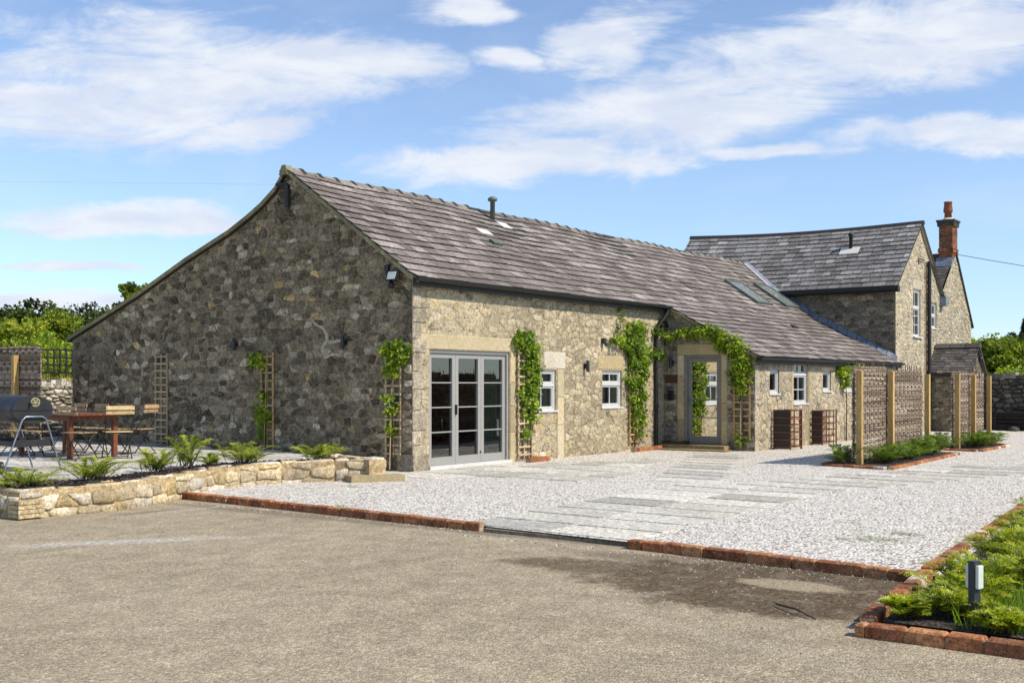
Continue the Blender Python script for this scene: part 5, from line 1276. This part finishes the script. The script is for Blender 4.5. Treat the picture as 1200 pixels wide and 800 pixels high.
mb = MB(); mb.pbox(PG, 3.02, 3.10, 4.86, 5.28, .0, .09); mb.pbox(PG, 3.02, 3.26, 5.22, 5.27, .02, .08); mb.bar(PG(3.06, 5.29, .06), PG(3.30, 5.30, .12), .05, .05); mb.tube([PG(3.2, 4.95, .03), PG(3.25, 4.95, .1), PG(3.25, 5.05, .12)], .02, 6)
one('iron_bracket', mb, 'dark_iron', 'old iron bracket holding the cable just below the gable peak', 'bracket', at=(0, 3.1, 4.9, 0))
mb = MB(); mb.tube([PG(3.30, 5.30, .12), (-6, 12, 5.5), (-18, 24, 6.4)], .0010, 4); one('overhead_cable', mb, 'cable_rubber', 'thin overhead cable running left from the gable bracket', 'cable', at=(-.1, 3.5, 5.3, 0))
mb = MB(); pts = []
for i in range(13):
    f = i/12; pts.append((25.9+f*4, -2.2-f*13, 6.05-f*.2-1.6*math.sin(math.pi*f)*.4-f*.9))
mb.tube(pts, .010, 4); one('overhead_cable', mb, 'cable_rubber', 'thin overhead cable running right from behind the brick chimney', 'cable', at=(25.9, -2.2, 6, 0))
mb = MB(); mb.pbox(PS, -.36, -.05, 1.58, 1.77, 0, .03); one('wall_plaque', mb, 'plaque_bronze', 'brown rectangular plaque on the wall left of the entrance', 'plaque', at=(8.91, -.2, 1.6, 0), bevel=.004)
mb = MB(); mb.pbox(PS, -.27, -.13, 1.17, 1.40, 0, .07); mb.pbox(PS, -.25, -.15, 1.2, 1.27, .07, .09); one('key_safe', mb, 'black_metal', 'small black key safe under the brown plaque', 'key safe', at=(8.91, -.2, 1.2, 0), bevel=.008)
mb = MB(); mb.pbox(PS, -.12, .0, 2.88, 3.02, 0, .16); mb.tube([PS(-.06, 2.95, .1), PS(-.06, 2.9, .28)], [.05, .06], 10); one('security_light', mb, 'black_metal', 'small black spotlight in the angle beside the downpipe', 'floodlight', at=(8.91, 0, 2.9, 0), bevel=.01)
mb = MB()
for k_ in range(3): mb.box(8.62+k_*.1, 8.69+k_*.1, -.68, -.12, .17, .215)
mb.box(8.6, 8.92, -.66, -.6, .21, .235); mb.box(8.6, 8.92, -.2, -.14, .21, .235); mb.box(8.6, 8.9, -.66, -.14, .166, .176)
one('boot_tray', mb, 'plaque_bronze', 'low brown slatted tray on the doorstep left of the door', 'tray', at=(8.7, -.4, .17, 0))
mb = MB(); mb.tube([(15.55, -2.36, .02), (15.55, -2.36, .2), (15.55, -2.5, .24), (15.55, -2.52, .1)], .035, 8); one('pipe_stub', mb, 'black_gutter', 'short black drain pipe at the foot of the lean-to wall', 'pipe', at=(15.55, -2.4, 0, 0))

# rusty steel racks
def rack(label, a, w, dpt, h, cols):
    t_ = thing('log_rack', label, 'rack', a, -2.5, GZ, 0, 'rusty racks against the lean-to wall')
    y1 = -2.34; y0 = y1-dpt; r = .013
    for x_ in (a, a+w):
        for y_ in (y0, y1):
            mb = MB(); mb.box(x_-r, x_+r, y_-r, y_+r, GZ-.02, GZ+h); build('upright', mb, 'rust_steel', t_)
    for i in range(6):
        z_ = GZ+.06+(h-.08)*i/5
        mb = MB()
        mb.box(a, a+w, y0-.02, y0-.004, z_-.012, z_+.012); mb.box(a, a+w, y1-.008, y1+.008, z_-.012, z_+.012)
        mb.box(a-.03, a-.012, y0, y1, z_-.014, z_+.014); mb.box(a+w-.008, a+w+.008, y0, y1, z_-.012, z_+.012); build('rail', mb, 'rust_steel', t_)
    for k_ in cols:
        mb = MB(); x_ = a+w*k_; mb.box(x_-.012, x_+.012, y0-.036, y0-.021, GZ, GZ+h); build('bar', mb, 'rust_steel', t_)
    mb = MB(); mb.box(a+.0, a+.012, y0+.02, y1-.014, GZ+.02, GZ+h-.03); build('dark_interior_sheet', mb, 'dark_iron', t_)  # dark sheet added inside the open side to paint the rack's shadowed interior
rack('larger rusty steel log rack with dark inside, nearer one on the lean-to wall', 9.86, .62, .40, .92, (.98,))
mb = MB()
for x_ in (10.56, 10.8, 11.12): mb.box(x_-.014, x_+.014, -2.46, -2.44, GZ, GZ+.9)
for i in range(5): z_ = GZ+.07+.2*i; mb.box(10.56, 11.12, -2.48, -2.465, z_-.01, z_+.01)
one('metal_trellis', mb, 'rust_steel', 'flat rusty metal lattice leaning beside the larger rack', 'trellis', at=(10.8, -2.46, GZ, 0))
rack('smaller rusty steel log rack under the third lean-to window', 12.2, .95, .26, .86, (.4, .72))

# ================================================================== TERRACE FURNITURE
CX, CY = w2b(-7.75, 19.35)
tb = thing('dining_table', 'reddish brown wooden garden dining table on the terrace', 'table', CX, CY, PZ, 0)
mb = MB()
for i in range(9): x_ = -.5+i*.1122; mb.box(x_, x_+.104, -.98, .98, .715, .745)
build('tabletop', mb, 'table_wood', tb, loc=True, bevel=.004)
mb = MB(); 
for a, b in ((-.42, -.39), (.39, .42)): mb.box(a, b, -.78, .78, .63, .713)
for a, b in ((-.80, -.77), (.77, .80)): mb.box(-.39, .39, a, b, .63, .712)
build('apron', mb, 'table_wood', tb, loc=True)
for x_ in (-.42, .42):
    for y_ in (-.75, .75): mb = MB(); mb.box(x_-.04, x_+.04, y_-.04, y_+.04, 0, .714); build('leg', mb, 'table_wood', tb, loc=True, bevel=.005)
def make_chair(m):
    t_ = thing('folding_chair', 'x', 'chair', 0, 0, 0, 0); w = .21
    # local frame: faces +y
    for s_ in (-1, 1):
        mb = MB(); mb.tube([(s_*w, .23, .0), (s_*w, -.05, .42), (s_*w, -.20, .66), (s_*w, -.24, .88)], .0095, 6); build('back_leg', mb, 'black_metal', t_, loc=True)
        mb = MB(); mb.tube([(s_*(w-.02), -.22, .0), (s_*(w-.02), .17, .44)], .0095, 6); build('front_leg', mb, 'black_metal', t_, loc=True)
    for q in ([(-w, .22, .02), (w, .22, .02)], [(-w+.02, -.21, .02), (w-.02, -.21, .02)], [(-w+.02, .15, .425), (w-.02, .15, .425)]):
        mb = MB(); mb.tube(q, .008, 6); build('crossbar', mb, 'black_metal', t_, loc=True)
    mb = MB()
    for i in range(8): y_ = -.17+i*.047; mb.box(-.215, .215, y_, y_+.04, .445, .458)
    build('seat', mb, m, t_, loc=True)
    mb = MB(); mb.box(-.225, .225, -.232, -.218, .745, .80); mb.box(-.225, .225, -.25, -.236, .82, .885); build('backrest', mb, m, t_, loc=True)
    return t_
c1 = make_chair('slat_wood'); c2 = make_chair('pale_slat_wood')
def put(src, X, Y, fx, fy, label, first=[]):
    if src.name not in first: o = src; first.append(src.name)
    else: o = copy_tree(src)
    s_, tt = w2b(X, Y); an = math.atan2(fy, fx)-math.pi/2-TH; place(o, s_, tt, PZ, an); tag(o, label, 'chair', 'folding chairs round the terrace table')
    ORG[o.name] = (s_, tt, PZ, an)
put(c2, -6.62, 18.62, -.5, .85, 'folding chair with pale yellow slats at the right front of the table')
put(c1, -7.12, 18.2, .45, .9, 'folding chair at the near side of the table, just left of the pale slatted one')
put(c1, -6.62, 19.72, -1, .25, 'folding chair drawn off the table end nearest the bare gable trellis')
uu = U; vv = V
for k_, lab in ((-.24, 'folding chair on the gable side of the table, rightmost there'), (.47, 'folding chair on the gable side of the table, middle one there'), (1.15, 'folding chair on the gable side of the table, leftmost there')):
    p = np.array([-7.75, 19.35])+uu*.72+vv*k_; put(c1, p[0], p[1], -uu[0], -uu[1], lab)
for k_, lab in ((-.15, 'folding chair behind the right half of the barrel barbecue'), (.55, 'folding chair behind the left half of the barrel barbecue')):
    p = np.array([-7.75, 19.35])-uu*.62+vv*k_; put(c1, p[0], p[1], uu[0], uu[1], lab)
p = np.array([-7.75, 19.35])+vv*1.35; put(c1, p[0], p[1], -vv[0], -vv[1], 'folding chair at the left end of the table behind the barbecue')

# barrel barbecue: local +y is the barrel axis, going away
bs_, bt_ = w2b(-6.80, 15.75); axis = math.atan2(.66, -.75)-math.pi/2-TH
bq = thing('barrel_barbecue', 'black barrel barbecue on tubular steel legs at the left edge', 'barbecue', bs_, bt_, PZ, axis)
def half(mb, z, up, L=.85, rx=.29, rzz=.21):
    n_ = 14; vs = []
    for y_ in (0, L):
        for k in range(n_+1): an = math.pi*k/n_; vs.append((rx*math.cos(an), y_, z+(rzz*math.sin(an) if up else -rzz*math.sin(an))))
    k = n_+1; mb.add(vs, [(i, i+1, k+i+1, k+i) for i in range(n_)], 0, sm=True); mb.add(vs, [tuple(range(k)), tuple(range(k, 2*k)), (0, n_, k+n_, k)], 0)
mb = MB(); half(mb, .885, True, rzz=.20); build('lid', mb, 'bbq_enamel', bq, loc=True)
mb = MB(); half(mb, .875, False, rzz=.19); mb.box(-.30, .30, -.012, .862, .872, .884); build('barrel', mb, 'bbq_enamel', bq, loc=True)
mb = MB(); n_ = 24; cx_, cz_ = .03, .99
vs = [(cx_+.068*math.cos(2*math.pi*i/n_), -.012, cz_+.068*math.sin(2*math.pi*i/n_)) for i in range(n_)]+[(cx_+.068*math.cos(2*math.pi*i/n_), 0, cz_+.068*math.sin(2*math.pi*i/n_)) for i in range(n_)]
mb.add(vs, [tuple(range(n_))]+[(i, (i+1) % n_, n_+(i+1) % n_, n_+i) for i in range(n_)], 0)
for k_ in range(5):
    an = k_*2*math.pi/5+.3; c_ = (cx_+.038*math.cos(an), cz_+.038*math.sin(an)); vs = [(c_[0]+.013*math.cos(2*math.pi*i/8), -.015, c_[1]+.013*math.sin(2*math.pi*i/8)) for i in range(8)]; mb.add(vs, [tuple(range(8))], 1)
build('vent_disc', mb, ['brass', 'bbq_enamel'], bq, loc=True)
mb = MB(); mb.tube([(-.05, -.01, .965), (-.05, -.07, .965)], .018, 8); build('vent_knob', mb, 'bbq_enamel', bq, loc=True)
for y_ in (-.035, .86):
    mb = MB(); mb.tube([(-.42, y_, .0 if y_ > 0 else .06), (-.17, y_, .74), (-.12, y_, .785), (.12, y_, .785), (.17, y_, .75), (.40, y_, .0)], .0135, 8); build('leg_frame', mb, 'steel_tube', bq, loc=True)
mb = MB(); mb.box(-.30, .30, -.0, .84, .38, .395); mb.box(-.30, .30, -.02, -.002, .36, .46); mb.box(-.30, .30, .842, .86, .36, .46); mb.box(-.315, -.302, -.01, .85, .37, .44); mb.box(.302, .315, -.01, .85, .37, .44); build('shelf', mb, 'bbq_enamel', bq, loc=True)
mb = MB(); vs = []
for x_ in (-.47, -.43):
    vs += [(x_, .02+.085*math.cos(2*math.pi*i/18), .085+.085*math.sin(2*math.pi*i/18)) for i in range(18)]
mb.add(vs, [tuple(range(18)), tuple(range(18, 36))]+[(i, (i+1) % 18, 18+(i+1) % 18, 18+i) for i in range(18)], 0); build('wheel', mb, 'black_metal', bq, loc=True)

# ================================================================== SHRUBS AND BEDS
def spray_shrub(name, label, s_, tt, z, r, h, n_br, lm, leafl=.035, grp=None, per=34, cat='shrub', lean=0):
    """arching fronds: each branch carries side twigs, each twig two combs of narrow leaflets"""
    t_ = thing(name, label, cat, s_, tt, z, random.random()*6, grp)
    mb = MB(); B = []; T = []; Wd = []; cc = []
    nt = max(4, per//7)
    for i in range(n_br):
        an = i*2.399+random.gauss(0, .3); L = r*random.uniform(.5, 1.18); rise = h*random.uniform(.35, 1.12); c_, s__ = math.cos(an), math.sin(an); bend = random.gauss(0, .25)
        if i % 7 == 0: L *= .45; rise = h*1.15
        bx, by = random.gauss(0, r*.22), random.gauss(0, r*.22)
        def pos(f): return np.array([bx+c_*L*f-s__*bend*L*f*f, by+s__*L*f+c_*bend*L*f*f, rise*math.sin(f*1.75)+.01])
        P3 = [tuple(pos(f)) for f in (0, .35, .7, 1)]
        mb.tube(P3, [.006, .0045, .003, .0015], 4)
        tone = random.random()*.55; up = np.array([random.gauss(0, .25), random.gauss(0, .25), 1.])
        def comb(p0, p1, n_, ll, tn):
            dv = p1-p0; Ld = np.linalg.norm(dv)+1e-6; dv = dv/Ld; sv = np.cross(dv, up); sv /= np.linalg.norm(sv)+1e-6
            for q in range(n_):
                f = (q+.5)/n_; b = p0+dv*Ld*f; sd = 1 if q % 2 else -1; l_ = ll*(1.05-.55*f)*random.uniform(.8, 1.2)
                tip = b+(sv*sd*.8+dv*.65+up*random.uniform(-.1, .35))*l_
                B.append(b); T.append(tip); Wd.append(dv*l_*.22); cc.append((min(1, max(0, tn+.35*f+random.gauss(0, .08))), random.random(), .5))
        p = pos(.15)
        for k_ in range(nt):
            f0 = .15+.8*k_/nt; q0, q1 = pos(f0), pos(f0+.8/nt); comb(q0, q1, 6, leafl*1.1, tone+.25*f0)
            dv = q1-q0; dv /= np.linalg.norm(dv)+1e-6; sv = np.cross(dv, up); sv /= np.linalg.norm(sv)+1e-6
            for sd in (-1, 1):
                tl = (r*.30*(1.1-f0)+.03)*random.uniform(.6, 1.2); e = q0+(dv*.8+sv*sd+np.array([0, 0, random.uniform(-.15, .3)]))*tl*.75; comb(q0, e, max(6, int(tl/leafl*3.4)), leafl, tone+.3*f0+.12)
        comb(pos(.95), pos(1.08), 6, leafl*.9, tone+.45)
    build('stems', mb, 'stem_bark', t_, loc=True)
    B, T, Wd = map(np.array, (B, T, Wd)); M_ = (B+T)/2; ml = MB(); n_ = len(B)
    q = np.stack([B, M_+Wd, T, M_-Wd], 1).reshape(-1, 3); q[:, 2] = np.maximum(q[:, 2], .004)
    ml.v = list(map(tuple, q.tolist())); ml.f = [[4*i, 4*i+1, 4*i+2, 4*i+3] for i in range(n_)]; ml.m = [0]*n_; ml.s = [False]*n_; ml.c = cc
    build('foliage', ml, lm, t_, loc=True)
    return t_
wg = 'young yew like shrubs along the terrace wall'
for (a, b, r, h, n_, lab) in [(-7.15, -.15, .34, .26, 26, 'low feathery shrub at the left end of the terrace wall'), (-6.0, .12, .40, .34, 30, 'wide feathery shrub on the terrace edge in front of the table'), (-4.72, .62, .34, .36, 26, 'feathery shrub with an upright tip right of the folding chairs'),
    (-3.95, .92, .27, .46, 20, 'tallest thin shrub standing midway along the terrace wall'), (-3.55, .85, .22, .22, 14, 'smallest shrub between two larger ones on the terrace wall'), (-2.85, .95, .42, .36, 28, 'broad bright shrub near the middle gable trellis'), (-1.75, .45, .38, .30, 22, 'leaning shrub nearest the right end of the terrace wall')]:
    spray_shrub('feathery_shrub', lab, a, b, .33, r*1.12, h*.68 if 'tallest' not in lab else h*.85, int(n_*1.25), 'yew_leaf', .036, wg, 44)
# the large right hand bed
random.seed(21)
def bed_edge(s_): return -10.1+(s_+5.34)*.0765
i = 0
spots = []
for s_, off, r, h in [(-6.9, .42, .30, .18), (-6.5, .42, .36, .26), (-5.95, .40, .44, .34), (-5.3, .75, .55, .40), (-4.6, .45, .5, .40), (-3.9, .7, .55, .40), (-3.2, .45, .5, .40), (-2.4, .65, .55, .42), (-1.6, .5, .55, .42), (-.9, .8, .55, .40), (-.2, .5, .55, .44), (.6, .8, .6, .44), (1.5, .7, .6, .45), (2.4, .8, .6, .45), (3.4, .9, .6, .45)]:
    spots.append((s_, bed_edge(s_)-off, r, h))
names = ['low shrub at the front corner of the right hand bed', 'spreading shrub just behind the bed corner', 'spreading shrub left of the bollard light', 'large arching shrub behind the bollard light', 'arching shrub hanging over the bed kerb behind the bollard']
for q_ in ((-7.12, -10.48), (-6.68, -10.78), (-7.2, -11.08), (-6.2, -10.7)): spots.append((q_[0], q_[1]+.10, .20, .15))
for q in range(16):
    s_ = -5.4+q*.62; spots.append((s_+random.uniform(-.15, .15), bed_edge(s_)-random.uniform(.95, 1.35), .5, .38))
for i, (a, b, r, h) in enumerate(spots):
    b -= .10; r *= .74; h *= .62
    lab = names[i] if i < len(names) else 'yellow green spreading shrub in the dense row up the right hand bed'
    spray_shrub('spreading_shrub', lab, a, b, .07, r, h, int(34+r*70), 'yew_leaf', .036 if a < -2 else .05, 'spreading shrubs in the right hand bed', 50 if a < -2 else 34)
mb = MB()
for i in range(42000):
    s_ = random.uniform(-7.25, 2.5); off = random.uniform(.55, 3.0); b = bed_edge(s_)-off
    if off < .72+.06*math.sin(s_*5) and random.random() < .72: continue
    if off > .9 and s_ > -4 and random.random() < .5: continue
    hgt = random.uniform(.05, .16); an = random.random()*6.28; x_, y_ = random.gauss(0, .035), random.gauss(0, .035); w_ = .004+.003*random.random(); dx, dy = math.cos(an)*w_, math.sin(an)*w_
    mb.add([(s_-dx, b-dy, .068), (s_+dx, b+dy, .068), (s_+dx*.6+x_*.5, b+dy*.6+y_*.5, .07+hgt*.6), (s_+x_, b+y_, .07+hgt)], [(0, 1, 2, 3)], 0)
tag(build('lawn_grass', mb, 'grass_blade'), 'bright green grass filling the right hand bed', 'grass', kind='stuff')
mb = MB(); mb.add([(-7.2, -17, .074), (-7.2, -11.1, .074), (2, -10.6, .074), (6, -11, .074), (6, -17, .074)], [(0, 1, 2, 3, 4)]); struct('lawn', mb, 'field_grass')
mb = MB()
def tuft(s_, tt, r, n_, h=.05, z=GZ):
    for i in range(n_):
        a = s_+random.gauss(0, r); b = tt+random.gauss(0, r*1.3); hh = random.uniform(.3, 1)*h; mb.add([(a-.006, b, z), (a+.006, b+.003, z), (a+random.gauss(0, .02), b+random.gauss(0, .02), z+hh)], [(0, 1, 2)], 0)
for q in [(-3.54, -9.15, .10, 260), (-3.0, -9.22, .08, 200), (-3.75, -8.85, .05, 50), (-2.4, -8.5, .05, 40), (1.5, -2.2, .06, 30), (3.8, -1.5, .08, 60), (5.2, -1.6, .08, 60), (-2.6, -1.2, .05, 30), (1.2, -8.1, .06, 40), (3.0, -.9, .08, 50), (-4.6, -2.9, .03, 30)]: tuft(*q)
tag(build('weeds', mb, 'grass_blade'), 'small green weeds coming through the pale gravel', 'weeds', kind='stuff')
for lab, sp in (('leafy low shrub in the bed below the nearer willow screen', [(5.8, -5.45, .30, .30), (6.4, -6.0, .36, .26), (7.0, -5.95, .36, .27), (7.7, -5.98, .36, .25), (8.4, -5.95, .38, .32), (9.2, -5.98, .38, .34), (9.9, -5.9, .34, .34)]), ('leafy low shrub in the bed below the farther willow screen', [(12.0, -5.55, .3, .3), (12.7, -6.05, .36, .3), (13.4, -6.05, .36, .3), (14.1, -6.0, .34, .26)])):
    for (a, b, r, h) in sp: spray_shrub('low_shrub', lab, a, b, .09, r*1.15, h*.95, 30, 'low_shrub_leaf', .05, lab+'s', 36)
mb = MB()
for i in range(2600):
    a = random.uniform(-5.0, 4.5); b = random.uniform(-8.2, -.4)
    if abs(((a+4.98) % .67)-.63) > .09 and random.random() < .75: continue
    r = random.uniform(.005, .012); vs = [(a+r*random.uniform(.6, 1.2)*math.cos(q*1.57), b+r*random.uniform(.6, 1.2)*math.sin(q*1.57), GZ+.004) for q in range(4)]+[(a+r*.2, b, GZ+.008+r)]
    mb.add(vs, [(0, 1, 4), (1, 2, 4), (2, 3, 4), (3, 0, 4)], 0 if random.random() < .8 else 1, (random.random(), .5, .5))
tag(build('loose_gravel', mb, ['sill_paint', 'dry_stone']), 'loose white gravel spilled over and between the paving slabs', 'gravel', kind='stuff')
# bollard light
a, b = -7.02, -10.88
bl = thing('bollard_light', 'dark square bollard light with pale lens in the right hand bed', 'bollard', a, b, .07, -.35)
mb = MB(); mb.box(-.034, .034, -.022, .022, 0, .385); build('column', mb, 'anthracite', bl, loc=True, bevel=.003)
for y0_, y1_ in ((-.046, -.0225), (.0225, .046)):
    mb = MB(); mb.box(-.027, .027, y0_, y1_, .215, .36); build('lens', mb, 'lens_plastic', bl, loc=True, bevel=.005)
# stick, leaves and stray chippings on the tarmac
mb = MB(); mb.tube([(-6.95, -9.55, .02), (-7.1, -9.75, .035), (-7.25, -9.95, .015)], [.009, .008, .005], 6); one('stick', mb, 'stem_bark', 'short dark stick lying on the tarmac near the damp patch', 'stick', at=(-7.1, -9.75, 0, 0))
mb = MB()
for i in range(620):
    k_ = random.random()
    if k_ < .55: a = -5.35-abs(random.gauss(0, .45)); b = random.uniform(-10, -.5) if random.random() < .4 else random.gauss(-8.9, .9)
    elif k_ < .8: a = random.uniform(-7.6, -5.6); b = random.gauss(-9.3, .8)
    else: a = random.uniform(-10.5, -5.5); b = random.uniform(-12, -1)
    if b < -10.2 and a > -7.5: continue
    r = random.uniform(.003, .010); vs = [(a+r*random.uniform(.6, 1.2)*math.cos(q*2.09+.3), b+r*random.uniform(.6, 1.2)*math.sin(q*2.09+.3), .001) for q in range(3)]+[(a, b, r*.9)]
    mb.add(vs, [(0, 1, 3), (1, 2, 3), (2, 0, 3)], 0 if random.random() < .7 else 1, (random.random(), .5, .5))
for i in range(2600):
    a = random.uniform(-12.2, -5.4); b = random.uniform(-13.5, -.8)
    if b < -10.1 and a > -7.6: continue
    r = random.uniform(.002, .0065); vs = [(a+r*random.uniform(.6, 1.2)*math.cos(q*2.09+.3), b+r*random.uniform(.6, 1.2)*math.sin(q*2.09+.3), .001) for q in range(3)]+[(a, b, r*.8)]
    mb.add(vs, [(0, 1, 3), (1, 2, 3), (2, 0, 3)], 0 if random.random() < .35 else 1, (random.random(), .5, .5))
for i in range(500):
    a = -5.36-abs(random.gauss(0, .07)); b = random.uniform(-10, -.4); r = random.uniform(.004, .011); vs = [(a+r*math.cos(q*2.09+i), b+r*math.sin(q*2.09+i), .001) for q in range(3)]+[(a, b, r)]
    if b > -5.4: vs = [(x_+.28, y_, z_) for x_, y_, z_ in vs]
    mb.add(vs, [(0, 1, 3), (1, 2, 3), (2, 0, 3)], 0 if random.random() < .6 else 1, (random.random(), .5, .5))
tag(build('stray_chippings', mb, ['sill_paint', 'stem_bark']), 'stray white chippings and crumbs scattered over the tarmac', 'chippings', kind='stuff')
